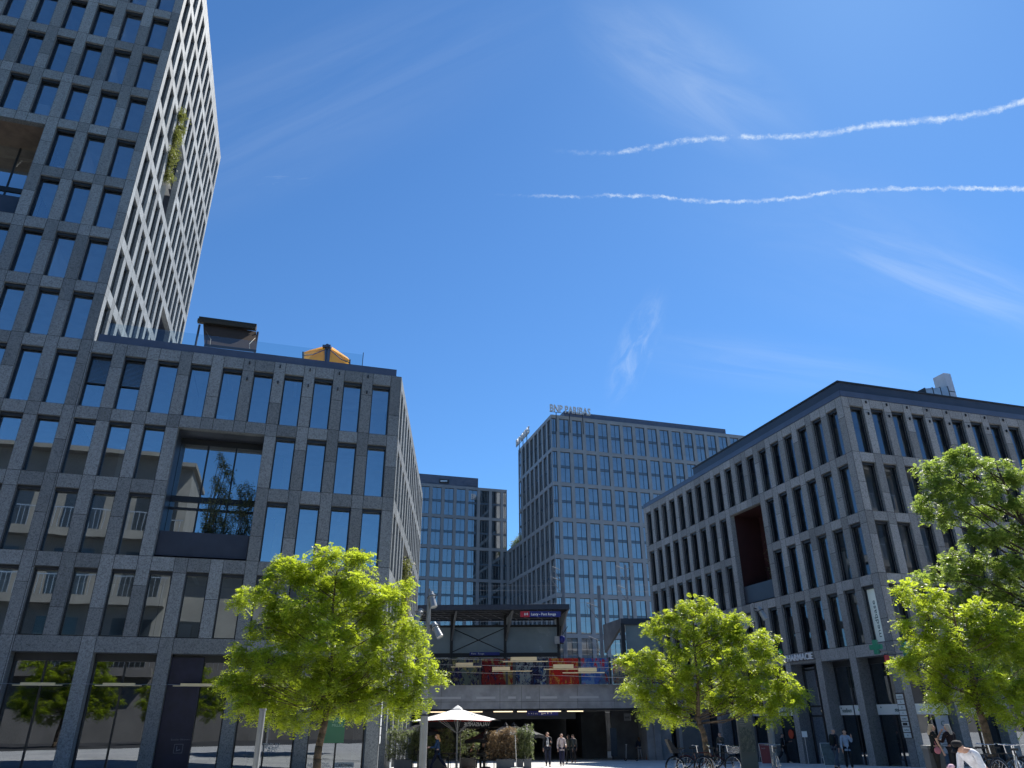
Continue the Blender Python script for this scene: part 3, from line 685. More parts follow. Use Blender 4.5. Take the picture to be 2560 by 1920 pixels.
for i, (x0, x1, cols) in enumerate(seg):
    a = at(x0, 1713, 61.75); b = at(x1, 1713, 61.75); a.z = b.z = zt+.07
    mb = MB(); mb.box(a, b-a, AN*.02, UP*1.92); mb.build('printed_panel', printmat('print', cols, i*3.3, 1.1), rail)
    MB().box(b+A*.02-AN*.04, A*.17, AN*.12, UP*1.98).build('post', FRAME, rail)
# platform canopies
FING = mat('fin_grey', (.16, .165, .175), .6)
def canopy(x0, x1, label, fins, colx, YF=63.4, YB=67.2, xbrace=None, end=None):
    a = at(x0, 1511, YF); b = at(x1, 1511, YF); zt2 = at(1280, 1511, YF).z
    a.z = b.z = zt2; t = thing('station_canopy', label, 'canopy', a + (b-a)/2 - UP*(zt2+1.3)); t.location.z = 2.4
    L_ = b-a; dpt = AN*7.6
    r = MB(); r.box(a - UP*.42, L_, AN*.12, UP*.42); r.box(a + AN*7.5 - UP*.42, L_, AN*.12, UP*.42)
    r.box(a + AN*.12 - UP*.10, L_, AN*7.4, UP*.08)
    for s_ in (0, 1): r.box((a if s_ == 0 else b - A*.12) - UP*.42 + AN*.1, A*.12, AN*7.4, UP*.40)
    r.build('roof', STEEL, t)
    fl = MB()
    for k in range(1, 6): fl.box(a + AN*(7.6*k/6.) - UP*.38, L_, AN*.16, UP*.24)
    n_ = int(L_.length/1.2)
    for k in range(n_): fl.tube(a + A*(k*1.2) + AN*.3 - UP*.34, a + A*(k*1.2+2.2) + AN*7.2 - UP*.34, .03, n=5)
    fl.build('purlin', mat('canopy_steel', (.05, .055, .065), .45, .2), t)
    yb = YB-YF
    for x in fins:
        p = at(x, 1560, YB); p.z = zt2-.42
        q = Vector((p.x, p.y, 0)); f = q - AN*yb*.92 + A*.52 + UP*(zt2-.42); g_ = q + UP*(zt2-.42)
        m = MB(); m.hexa([g_+UP*-2.2, g_+UP*-2.2+A*.14, g_+UP*-2.15+AN*.2+A*.14, g_+UP*-2.15+AN*.2, f-UP*.04, f-UP*.04+A*.14, g_+AN*3.6+A*.14, g_+AN*3.6]); m.build('fin', FING, t)
    for x in colx:
        p = at(x, 1640, YB); p.z = 2.6; MB().cbox(Vector((p.x, p.y, (2.6+zt2-.4)/2)), .24, .24, zt2-3.0).build('column', BLACKM, t)
    return t, zt2
MILK = glass('milky_glass', .10, (.50, .56, .58), .25, (.7, .8, .82))
MILKP = mat('frosted_screen', (.20, .25, .27), .25, 0, .5, .1, .5)
can1, zc = canopy(880, 1424, 'long steel platform canopy with glass screens left of the centre', (1128, 1263, 1394), (1000, 1128, 1263, 1397))
def screens(t, xs, y0, y1, YB=67.2, brace=None):
    for i in range(len(xs)-1):
        a = at(xs[i], y1, YB); b = at(xs[i+1], y1, YB); zl = at(1280, y1, YB).z; zh = at(1280, y0, YB).z; a.z = b.z = zl
        s_ = MB(); s_.box(a + A*.12, b-a-A*.24, AN*.03, UP*(zh-zl)); o = s_.build('glass_screen', MILKP, t)
        f = MB(); f.box(a, b-a, AN*.10-AN*.05, UP*-.34); f.box(a + UP*(zh-zl), b-a, AN*.10, UP*.2); f.build('frame', BLACKM, o)
        if brace == i:
            br = MB(); br.tube(a+A*.1-AN*.02+UP*.1, b-A*.1-AN*.02+UP*(zh-zl-.1), .035); br.tube(a+A*.1-AN*.02+UP*(zh-zl-.1), b-A*.1-AN*.02+UP*.1, .035); br.build('brace', BLACKM, o)
        if y1 < 1640:
            a2 = a - UP*.34; zl2 = at(1280, 1710, YB).z; lw = MB(); lw.box(Vector((a2.x, a2.y, zl2)), b-a, AN*.03, UP*(zl-.34-zl2)); lw.build('lower_screen', glass('lower', .15, (.55, .6, .62)), t)
screens(can1, (940, 1128, 1263, 1396), 1568, 1632, brace=1)
# right canopy with its open end
c2a = at(1552, 1546, 64.5); c2z = c2a.z
can2 = thing('station_canopy', 'short dark platform canopy emerging behind the right building', 'canopy', Vector((c2a.x+3, 67, 2.4)))
r = MB(); r.box(c2a-UP*.5, A*14, AN*6, UP*.5); r.build('roof', STEEL, can2)
f0 = at(1530, 1563, 67.5)
r = MB(); e0 = c2a + AN*.05 - UP*.5; r.hexa([e0-A*.9+AN*4.5-UP*1.9, e0+AN*0-UP*.1, e0+A*.2-UP*.1, e0-A*.7+AN*4.5-UP*1.9, e0-A*.9+AN*4.5-UP*.0, e0, e0+A*.2, e0-A*.7+AN*4.5]); r.hexa([e0-A*.9+AN*4.5, e0-A*.0, e0+A*.2, e0-A*.7+AN*4.6, e0-A*.9+AN*4.5+UP*.5, e0+UP*.5, e0+A*.2+UP*.5, e0-A*.7+AN*4.6+UP*.5]); r.build('fin', CONCD, can2)
p = at(1561, 1640, 64.6); MB().cbox(Vector((p.x, p.y, (2.6+c2z-.4)/2)), .34, .3, c2z-3.0).build('column', BLACKM, can2)
a = at(1568, 1632, 64.9); b = at(1700, 1632, 64.9); zl = at(1568, 1632, 64.9).z; zh = at(1568, 1562, 64.9).z; a.z = b.z = zl
so_ = MB().box(a, b-a, AN*.03, UP*(zh-zl)).build('glass_screen', MILKP, can2); MB().box(a-UP*.3, b-a, AN*.1, UP*.3).box(a+UP*(zh-zl), b-a, AN*.1, UP*.25).build('frame', BLACKM, so_)
# station name board
SIGNR = mat('sign_red', (.45, .01, .025), .4); SIGNB = mat('sign_blue', (.012, .020, .22), .4); SIGNW = mat('sign_white', (.85, .86, .88), .5)
nb = thing('station_sign', 'blue and red station name board hanging from the canopy edge', 'sign', at(1350, 1540, 63.6))
a = at(1301, 1542.5, 63.6); b = a + A*(at(1324, 1542.5, 63.6)-a).length; c = a + A*(at(1402, 1542.5, 63.6)-a).length; hh = at(1301, 1528, 63.6).z-a.z; b.z = c.z = a.z
MB().box(a, b-a, AN*.12, UP*hh).build('red_field', SIGNR, nb); MB().box(b, c-b, AN*.12, UP*hh).build('blue_field', SIGNB, nb)
lettering('Lancy - Pont Rouge', hh*.62, SIGNW, b - AN*.02 + A*.12 + UP*hh*.28, A, nb, .01, (c-b).length*.80, bold=.006)
lg = MB(); cc_ = a + (b-a)*.62 + UP*hh*.5 - AN*.02                     # double arrow with cross
w_ = hh*.34; lg.box(cc_-A*w_*1.05-UP*.02, A*w_*2.1, AN*.01, UP*.045); lg.box(cc_-A*.14-UP*w_*.62, A*.045, AN*.01, UP*w_*1.24); lg.box(cc_+A*.10-UP*w_*.62, A*.045, AN*.01, UP*w_*1.24)
for s_ in (-1, 1):
    for k in (-1, 1): lg.hexa([cc_+A*s_*w_*1.1, cc_+A*s_*(w_*1.1-.06), cc_+A*s_*(w_*1.1-.06)+AN*.01, cc_+A*s_*w_*1.1+AN*.01, cc_+A*s_*w_*.62+UP*k*w_*.55, cc_+A*s_*(w_*.62-.06)+UP*k*w_*.55, cc_+A*s_*(w_*.62-.06)+UP*k*w_*.55+AN*.01, cc_+A*s_*w_*.62+UP*k*w_*.55+AN*.01])
lg.build('emblem', SIGNW, nb)
pr = MB(); pr.box(at(1174, 1638.5, 66.9), A*2.6, AN*.05, UP*.26); p2 = pr.build('platform_sign', SIGNB, label='small blue platform sign between the canopy screens', cat='sign')
lettering('Pont - Rouge', .19, SIGNW, at(1178, 1637, 66.85)+UP*.03, A, None, .01, 1.1, label='white platform name lettering between the canopy screens', cat='lettering')
us = thing('direction_sign', 'dark blue sign with arrows and pictograms in the underpass mouth', 'sign', at(1354, 1787, 63.4))
a = at(1317, 1789, 63.4); b = a + A*2.5
MB().box(a, b-a, AN*.08, UP*.34).build('board', SIGNB, us)
lettering('← ▪ ii wc', .20, SIGNW, a-AN*.02+A*.08+UP*.09, A, us, .005, .75); lettering('gare  P  ↑', .20, SIGNW, a-AN*.02+A*1.15+UP*.09, A, us, .005, .85)
# overhead line masts and wires
def mast(px, ytop, Y, w, arms, label):
    a = at(px, ytop, Y); t = thing('catenary_mast', label, 'mast', Vector((a.x, a.y, 3.0)), 'railway masts behind the station')
    MB().cbox(Vector((a.x, a.y, (3+a.z)/2)), w, w, a.z-3).build('pole', GALVD, t)
    m = MB()
    for (dz, l_) in arms:
        q = Vector((a.x, a.y, a.z-dz)); m.tube(q, q+A*l_+UP*.5, .05, n=5); m.tube(q-UP*1.4, q+A*l_+UP*.3, .04, n=5); m.tube(q+A*l_+UP*.5, q+A*l_-UP*.9, .035, n=5)
    m.build('bracket', GALVD, t)

mast(1405, 1400, 80, .30, ((1.2, -1.1), (2.3, -1.3)), 'grey railway mast with brackets in front of the pale tower corner')
mast(1496, 1465, 78, .34, ((2.2, -1.3), (5.5, -1.3)), 'thick grey railway mast with a lamp left of the second canopy')
mast(1563, 1412, 92, .20, ((.6, -1.2), (.6, 1.0), (3.0, -1.2)), 'thin grey railway mast with two arms near the right building')
for i, (y0, y1, Y) in enumerate(((1466, 1462, 80), (1474, 1480, 80), (1596, 1612, 79), (1555, 1552, 82), (1628, 1622, 83), (1520, 1500, 82), (1640, 1636, 79))):
    MB().tube(at(1000, y0, Y), at(1690, y1, Y), .010, n=4).build('overhead_wire', GALVD, label=['topmost', 'second', 'sixth', 'fifth', 'eighth', 'third', 'lowest'][i]+' thin overhead railway wire before the glass towers', cat='wire', group='overhead railway wires')
for i, (px, y) in enumerate(((1365, 1624), (1400, 1600), (1240, 1545))):
    pass
ms = thing('convex_mirror', 'blue backed box and loudspeaker fixed at the canopy end', 'equipment', at(1400, 1600, 66))
m = MB(); q = at(1402, 1602, 66); m.cbox(q, .45, .2, .5, 0, .4); m.tube(at(1404, 1590, 66), at(1419, 1566, 66), .03); m.tube(at(1400, 1595, 66), at(1402, 1565, 66), .04); m.build('bracket', BLACKM, ms)
m = MB(); m.cbox(at(1393, 1600, 65.7), .42, .12, .6, 0, -.3); m.build('speaker', GALV, ms); m = MB(); m.ball(at(1405, 1598, 65.8), .28, .14, .3); m.build('cover', SIGNB, ms)
# platform equipment silhouettes seen through the lower screens
# street lights on span wires between the two buildings
for i, (x0, x1, y, Y, xa, xb) in enumerate(((1128, 1204, 1668, 51, 1140, 1182), (1258, 1370, 1655, 45, 1278, 1342), (1231, 1330, 1679, 47, 1232, 1275), (1361, 1458, 1674, 44, 1385, 1434), (1408, 1512, 1683, 43, 1448, 1492))):
    a = at(x0, y, Y); b = at(x1, y, Y); b.z = a.z; c = at(xa, y-1, Y); d_ = at(xb, y-1, Y); c.z = d_.z = a.z+.07
    t = thing('span_lamp', ['first', 'second', 'third', 'fourth', 'rightmost'][i] + ' pale linear lamp from the left, hung on wires before the bridge', 'street lamp', a+(b-a)/2, 'lamps hung on wires over the plaza')
    GOLD = bpy.data.materials.get('brass_lamp') or mat('brass_lamp', (.62, .52, .32), .45, .1)
    MB().box(a, b-a, V*.10, UP*.045).build('bar', GOLD, t); MB().box(c, d_-c, V*.13, UP*.20).build('housing', GOLD, t)
for nm_, y0, y1, Y in (('topmost', 1645, 1661, 48), ('middle', 1660, 1672, 45), ('lowest', 1676, 1699, 43)):
    a = at(1012, y0, Y+3); b = at(1700, y1, Y-1)
    MB().tube(a, b, .008, n=4).build('span_wire', GALVD, label=nm_+' thin steel span wire carrying lamps before the bridge', cat='wire', group='span wires')
for k in range(5):
    s0, s1, s2, s3 = [(15.26, 13.42, 14.98, 13.70), (12.18, 10.35, 11.88, 10.62), (9.10, 7.27, 8.80, 7.52), (6.0, 4.2, 5.7, 4.45), (2.9, 1.1, 2.6, 1.3)][k]
    t = thing('bay_lamp', 'pale brass linear lamp in the %s ground floor bay from the left' % ['first', 'second', 'third', 'fourth', 'fifth'][k], 'lamp', BW((s0+s1)/2, 3.1, .05), 'lamps in the ground floor bays')
    MB().box(BW(s0, 3.085, .10), -dL*(s0-s1), -nF*.10, UP*.035).build('bar', GOLD, t); MB().box(BW(s2, 3.12, .10), -dL*(s2-s3), -nF*.12, UP*.085).build('housing', GOLD, t)
    MB().tube(BW(lb(4-k)[1] if False else s0+.5, 3.17, .02), BW(s2, 3.14, .05), .008, n=4).tube(BW(s3, 3.14, .05), BW(s1-.5, 3.17, .02), .008, n=4).build('wire', GALV, t)

# ------------------------------------------------------------------ roof things
POLE0 = mat('arm_grey', (.12, .12, .12), .6)
aw = thing('roof_awning', 'brown retractable awning on grey posts on the roof terrace', 'awning', at(560, 860, 40.5))
TAUPE = mat('taupe_fabric', (.070, .050, .040), .9, 0, .1, .08, 3); TAUPEL = mat('taupe_metal', (.045, .042, .036), .7, 0, .2)
p0 = at(496, 800, 40.2); p1 = at(640, 822, 41.2); p1.z = p0.z-.02; AX = (p1-p0).normalized()
for q in (at(499, 812, 40.2), at(645, 830, 41.2)): MB().tube(Vector((q.x, q.y, 19.3)), q, .07).build('post', STEEL, aw)
bx = MB(); bx.box(p0, p1-p0, V*.5, UP*.28); bx.box(p0-V*.35-UP*.28, p1-p0, V*.3, UP*.22); bx.build('cassette', TAUPEL, aw)
f0 = at(508, 807, 40.4); f1 = at(641, 829, 41.3); f2 = at(641, 876, 39.9); f3 = at(511, 861, 38.9); fm_ = MB(); fm_.hexa([f0, f1, f2, f3, f0-UP*.03, f1-UP*.03, f2-UP*.03, f3-UP*.03]); fm_.build('fabric', TAUPE, aw)
fb = MB(); fb.box(f3-UP*.14, f2-f3, -V*.06, UP*.16); fb.build('front_bar', TAUPEL, aw)
ar = MB(); 
for (x0, y0, x1, y1, x2, y2) in ((512, 824, 527, 848, 525, 862), (638, 845, 623, 860, 624, 872)): ar.tube(at(x0, y0, 40), at(x1, y1, 39.3), .016, n=5).tube(at(x1, y1, 39.3), at(x2, y2, 38.9), .016, n=5)
ar.build('arm', POLE0, aw)
ORANGE = leafmat('orange_fabric', (.95, .48, .004), (.95, .52, .006), (.95, .58, .004)) 
_n = NT(ORANGE.node_tree) if False else None
op = thing('roof_parasol', 'bright orange parasol awning on the roof terrace of the dark building', 'parasol', at(817, 900, 40))
m = MB(); q = at(818, 868, 40.6); m.tube(Vector((q.x-.09, q.y, 19.6)), q-Vector((.09, 0, .1)), .11).tube(Vector((q.x+.13, q.y, 19.6)), q+Vector((.13, 0, -.1)), .11).cbox(q+UP*.0, .5, .4, .16); m.lathe(q+UP*.08, [(.1, 0), (.1, .12), (.0, .14)], 8); m.build('mast', STEEL2, op)
def wing(pts, Ys, name='fabric'):
    P3 = [at(x, y, Y) for (x, y), Y in zip(pts, Ys)]; n_ = (P3[1]-P3[0]).cross(P3[2]-P3[0]).normalized()*.03; mb = MB(); b = len(mb.v)
    mb.poly(P3); mb.poly([p+n_ for p in reversed(P3)])
    for i in range(len(P3)): j = (i+1) % len(P3); mb.poly([P3[i], P3[j], P3[j]+n_, P3[i]+n_])
    mb.build(name, ORANGE, op)
wing([(759, 882), (812, 871), (812, 908), (759, 903)], (39.2, 40.5, 40.5, 39.2)); wing([(759, 882), (812, 871), (806, 868), (775, 876)], (39.2, 40.5, 42, 41.5))
wing([(824, 871), (874, 901), (873, 915), (823, 908)], (40.6, 40.4, 40.4, 40.6)); wing([(824, 871), (874, 901), (868, 894), (829, 868)], (40.6, 40.4, 42.4, 42))
m = MB(); m.tube(at(760, 888, 39.1), at(782, 886.5, 39.6), .03).tube(at(782, 886.5, 39.6), at(812, 874, 40.3), .03).tube(at(826, 875, 40.4), at(854, 899, 40.2), .03).tube(at(854, 899, 40.2), at(873, 906, 40.2), .03)
m.tube(at(758, 880, 39.2), at(758, 904, 39.2), .06).tube(at(875, 899, 40.4), at(874, 916, 40.4), .05); m.build('arm', BLACKM, op)
du = thing('ventilation_duct', 'galvanised metal duct with tall square outlet on the right roof', 'duct', at(2380, 990, 48))
def prism(mb, p, zlo, zhi, mi=0): mb.hexa([Vector((a.x, a.y, zlo)) for a in p]+[Vector((a.x, a.y, zhi)) for a in p], mi); return mb
q = at(2359, 932, 48); ft = [q-V*.0, q+U*.72, q+U*.72+V*.9, q+V*.9]
DUCT = mat('duct_metal', (.50, .50, .52), .4, .35, .5, .08, 2)
m = MB(); q0 = q - U*0; ft = [q0, q0+U*.62, q0+U*.62+V*1.0, q0+V*1.0]; prism(m, ft, 19.3, q.z); m.build('outlet', DUCT, du)
m = MB(); q1 = at(2312, 970, 48.2); L3 = (q0-q1); L3.z = 0
for k in range(3): m.box(Vector((q1.x, q1.y, q1.z-.75))+L3*(k/3)+U*.03, L3/3-U*.06, V*.8, UP*.72)
m.tube(Vector((q1.x, q1.y, q1.z-.5))+V*.3, Vector((q1.x-.6, q1.y+.2, q1.z-1.2))+V*.3, .42, n=10); m.build('duct_run', GALV, du)
m = MB()
for k in range(4): m.box(Vector((q1.x, q1.y, q1.z-.78))+L3*(k/3)-U*.04-V*.03, U*.05, V*.86, UP*.80)
prism(m, [p-U*.03-V*.03 if i == 0 else p for i, p in enumerate(ft)], q.z-1.5, q.z-1.44); m.build('flange', FRAME, du)

# ------------------------------------------------------------------ helpers for planting and people
def onp(x, y, P, n):
    d = CR*((x-1280)/FPX) - CU*((y-960)/FPX) + CW; return CP + d*((Vector(P)-CP).dot(n)/d.dot(n))
def frond_field(rnd, pts, dirs, L0, L1, pairs, lw, droop=.35):
    """feathery compound leaves: each a short rachis with pairs of narrow leaflets; returns vertex and face arrays"""
    n = len(pts); V_ = []; 
    P = np.array(pts); D = np.array(dirs); D /= np.linalg.norm(D, axis=1)[:, None]+1e-9
    up = np.tile([0, 0, 1.0], (n, 1)) + rnd.normal(0, .35, (n, 3)); Sx = np.cross(D, up); Sx /= np.linalg.norm(Sx, axis=1)[:, None]+1e-9; Nn = np.cross(Sx, D)
    L = rnd.uniform(L0, L1, n)[:, None]
    for k in range(pairs):
        f = (k+.6)/pairs; base = P + D*L*f - np.array([0, 0, 1])*L*droop*f*f
        ll = L*(.42*(1-abs(f-.45)))
        for s in ((-1, 1) if k < pairs-1 else (-1, 0, 1)):
            dr = Sx*s + D*(.55 if s else 1.2) + Nn*rnd.normal(0, .25, (n, 1)); dr /= np.linalg.norm(dr, axis=1)[:, None]
            w = np.cross(dr, Nn); w /= np.linalg.norm(w, axis=1)[:, None]+1e-9; w += rnd.normal(0, .25, (n, 3))
            tip = base + dr*ll; mid = base + dr*ll*.5
            V_.append(np.stack([base, mid+w*lw*.5, tip, mid-w*lw*.5], 1))
    A_ = np.concatenate(V_, 0).reshape(-1, 3); F = np.arange(len(A_)).reshape(-1, 4)
    return A_, F
def leafmesh(name, A_, F, mats, root):
    off = np.array(rootloc(root)); me = bpy.data.meshes.new(name); v = (A_-off).astype(np.float32)
    me.vertices.add(len(v)); me.vertices.foreach_set('co', v.ravel()); me.loops.add(F.size); me.loops.foreach_set('vertex_index', F.ravel().astype(np.int32))
    me.polygons.add(len(F)); me.polygons.foreach_set('loop_start', np.arange(0, F.size, 4, dtype=np.int32)); 
    me.materials.append(mats); me.update(calc_edges=True); me.validate()
    o = bpy.data.objects.new(name, me); COL.objects.link(o); o.parent = root; return o
def tree(name, label, cat, base, lobes, seed, leaf, bark, r0, fork, dens=1.0, Y0=26, L=(.20, .34), lw=.038, group=None, squash=.72):
    rnd = np.random.default_rng(seed); pr = random.Random(seed); t = thing(name, label, cat, base, group)
    P, D, tw = [], [], []
    C3 = [(at(x, y, Y0+dy), r*Y0/2000) for x, y, r, dy in lobes]
    br = MB(); base = Vector(base); fork = Vector(fork)
    top_ = max(c.z+r*.3 for c, r in C3 if abs(c.x-fork.x) < 2.2) if any(abs(c.x-fork.x) < 2.2 for c, r in C3) else fork.z+2
    cx_ = sum(c.x for c, r in C3)/len(C3); ld = Vector((fork.x+(cx_-fork.x)*.45, fork.y, top_-.5))
    n_ = 7; pts = [base + (fork-base)*(i/n_) + Vector((math.sin(i*1.3+seed)*.04, math.cos(i*1.7)*.04, 0))*(0 if i in (0,) else 1) for i in range(n_+1)]
    tr = MB(); tr.path([pts[0]-UP*.3]+pts, [r0*1.25]+[r0*(1.12-.38*i/n_) for i in range(n_+1)], 10)
    for c, r in C3:
        hd = math.hypot(c.x-fork.x, c.y-fork.y); zz = c.z-hd*.55+pr.uniform(-.3, .3); f_ = (zz-fork.z)/max(.5, ld.z-fork.z)
        s0 = base.lerp(fork, max(.78, 1+f_*.3)) if f_ < 0 else fork.lerp(ld, min(f_, .93)); d_ = (c-s0).length
        m1 = s0.lerp(c, .35) + Vector((pr.uniform(-.12, .12), pr.uniform(-.12, .12), -.10*d_*.3)); m2 = s0.lerp(c, .7) + Vector((pr.uniform(-.12, .12), pr.uniform(-.12, .12), .06*d_))
        rb_ = r0*.20*min(1, .45+d_*.2); br.path([s0, m1, m2, c], [rb_, rb_*.75, rb_*.45, rb_*.2], 6)
        nc = max(6, int(20*r*r/.42*dens)); 
        for k in range(nc):
            a, ph = rnd.uniform(0, 6.283), math.acos(rnd.uniform(-1, 1)); rr = r*rnd.uniform(.2, 1.0)**.7
            q = c + Vector((rr*math.sin(ph)*math.cos(a)*1.1, rr*math.sin(ph)*math.sin(a)*1.1, rr*math.cos(ph)*squash))
            if k % 2 == 0: br.tube(c.lerp(q, -.1), q, .007, .003, 4, cap=False)
            out = (q-c); out.z *= .4; out.normalize()
            for j in range(17):
                dv_ = np.array(out)*rnd.uniform(.2, 1.1) + rnd.normal(0, .75, 3)*np.array([1, 1, .45]); P.append(np.array(q)+rnd.normal(0, .085, 3)); D.append(dv_)
    br.path([fork, fork.lerp(ld, .35)+Vector((.06, 0, 0)), fork.lerp(ld, .7)-Vector((.05, 0, 0)), ld], [r0*.72, r0*.48, r0*.28, r0*.1], 8)
    tr.build('trunk', bark, t, smooth=True); br.build('limbs', bark, t, smooth=True)
    A_, F = frond_field(rnd, P, D, L[0], L[1], 5, lw); leafmesh('crown', A_, F, leaf, t); return t
GT = 'young trees planted on the plaza'
b1 = G(0, 26); q = at(790, 1905, 26); 
tree('locust_tree', 'broad bright green tree in front of the dark left building', 'tree', (q.x, 26, gz(26)), [
    (725, 1415, 52, 0), (770, 1440, 50, .4), (812, 1392, 36, 0), (860, 1395, 44, -.3), (905, 1410, 36, .3), (840, 1450, 60, .5), (900, 1460, 55, -.5), (700, 1450, 36, -.4),
    (640, 1485, 36, 0), (610, 1505, 28, .2), (660, 1510, 34, -.2), (985, 1470, 44, .2), (960, 1505, 50, -.4), (760, 1520, 62, -.8), (830, 1520, 64, .8), (900, 1530, 64, 0), (700, 1530, 50, .6), (960, 1560, 56, .5),
    (1010, 1560, 40, 0), (670, 1570, 44, 0), (740, 1590, 66, 1.0), (820, 1600, 66, -1.1), (890, 1610, 64, .9), (960, 1630, 58, -.6), (1030, 1610, 34, .3), (620, 1630, 36, 0), (605, 1655, 26, .2), (680, 1650, 56, -.7),
    (760, 1670, 66, -.9), (840, 1680, 66, .9), (920, 1690, 62, .2), (1000, 1680, 52, -.3), (1050, 1660, 30, .2), (600, 1700, 36, .3), (572, 1712, 22, 0), (640, 1710, 56, .2), (720, 1730, 60, .7), (800, 1740, 60, -.6), (880, 1750, 56, .5),
    (960, 1750, 50, 0), (1030, 1730, 40, -.2), (1050, 1755, 26, .1), (1000, 1770, 40, .3), (620, 1760, 48, -.3), (680, 1780, 46, .5), (735, 1800, 36, -.2), (585, 1740, 26, .1), (830, 1780, 36, .2), (905, 1770, 40, -.3), (1100, 1690, 15, .2)],
    1, LEAF, BARK, .125, at(820, 1740, 26), 1.0, 26, group=GT)
q = at(1782, 1925, 31)
tree('locust_tree', 'smaller airy bright green tree before the right building, bicycles at its foot', 'tree', (q.x, 31, gz(31)), [
    (1742, 1505, 30, 0), (1768, 1530, 38, .3), (1715, 1520, 22, 0), (1690, 1545, 24, .1), (1665, 1540, 16, 0), (1720, 1570, 38, -.4), (1770, 1580, 40, .5), (1825, 1560, 30, .3), (1850, 1550, 26, 0), (1860, 1600, 36, -.3), (1905, 1590, 30, .2),
    (1660, 1580, 28, .2), (1625, 1570, 22, 0), (1810, 1610, 42, .4), (1690, 1620, 34, -.5), (1750, 1640, 46, .8), (1905, 1625, 32, 0), (1640, 1640, 34, .3), (1590, 1640, 28, 0), (1565, 1655, 20, .1), (1600, 1680, 36, -.2),
    (1820, 1660, 46, -.6), (1880, 1660, 36, .4), (1930, 1650, 24, .1), (1680, 1680, 42, .6), (1740, 1690, 46, -.7), (1575, 1710, 28, .2), (1630, 1720, 44, .2), (1800, 1710, 46, .6), (1870, 1720, 44, -.4), (1940, 1700, 34, .2),
    (1970, 1725, 32, 0), (2000, 1745, 18, .1), (1690, 1740, 46, .1), (1760, 1745, 46, .4), (1620, 1765, 34, -.2), (1665, 1785, 32, .3), (1830, 1760, 40, 0), (1900, 1755, 42, .4), (1950, 1760, 32, -.2), (1700, 1795, 26, 0), (1925, 1790, 22, .2)],
    2, LEAF, BARK, .12, at(1745, 1790, 31), .95, 31, group=GT)
q = at(2490, 1925, 24)
tree('locust_tree', 'half shaded leafy tree at the right edge above the parked bicycles', 'tree', (q.x, 24, gz(24)), [
    (2262, 1478, 24, 0), (2300, 1500, 30, .2), (2340, 1495, 34, 0), (2375, 1530, 40, .4), (2320, 1545, 36, -.3), (2262, 1565, 22, 0), (2285, 1590, 32, .2), (2350, 1590, 42, -.4), (2400, 1580, 40, .6), (2270, 1640, 36, .1), (2240, 1655, 22, 0),
    (2330, 1640, 48, .5), (2400, 1640, 50, -.5), (2460, 1600, 50, .2), (2510, 1630, 54, .6), (2480, 1550, 50, .4), (2540, 1570, 50, 0), (2430, 1530, 40, .2), (2300, 1668, 36, -.3), (2360, 1700, 52, .3), (2440, 1700, 54, -.6), (2520, 1710, 54, .3), (2370, 1760, 46, 0), (2440, 1760, 44, .6),
    (2510, 1770, 46, -.4), (2570, 1740, 50, .2), (2600, 1660, 50, 0), (2550, 1790, 36, .3)],
    3, LEAF, BARK, .12, at(2440, 1740, 24), .9, 24, group=GT)
q = at(2800, 1990, 29)
tree('large_tree', 'tall darker tree at the right edge reaching above the third storey', 'tree', (q.x, 29, gz(29)), [
    (2325, 1175, 38, 0), (2370, 1160, 34, .4), (2405, 1135, 30, 0), (2440, 1165, 38, -.3), (2490, 1160, 24, .3), (2500, 1200, 42, .4), (2548, 1190, 40, 0), (2340, 1220, 40, -.4), (2400, 1210, 44, .5), (2450, 1230, 44, -.5), (2320, 1265, 34, .2),
    (2380, 1270, 42, -.2), (2345, 1300, 34, .3), (2440, 1290, 42, .6), (2510, 1270, 46, .2), (2570, 1260, 46, .4), (2480, 1340, 44, -.5), (2540, 1340, 48, .5), (2430, 1350, 34, 0), (2400, 1400, 40, .4), (2470, 1410, 46, .3), (2540, 1420, 50, -.4),
    (2350, 1430, 34, -.2), (2310, 1450, 26, 0), (2400, 1450, 44, .6), (2460, 1480, 50, .2), (2530, 1500, 54, .5), (2380, 1510, 40, .3), (2440, 1550, 50, .8), (2520, 1580, 56, .3), (2600, 1350, 60, 0), (2600, 1450, 60, .4), (2600, 1550, 60, 0),
    (2480, 1640, 56, 1), (2560, 1660, 60, .6), (2640, 1650, 60, 0), (2650, 1250, 60, .5), (2700, 1400, 70, 0), (2700, 1560, 70, .6), (2410, 1620, 44, 1.2)],
    4, LEAFD, BARKD, .24, at(2640, 1480, 29), 1.25, 29, L=(.17, .28), lw=.04)
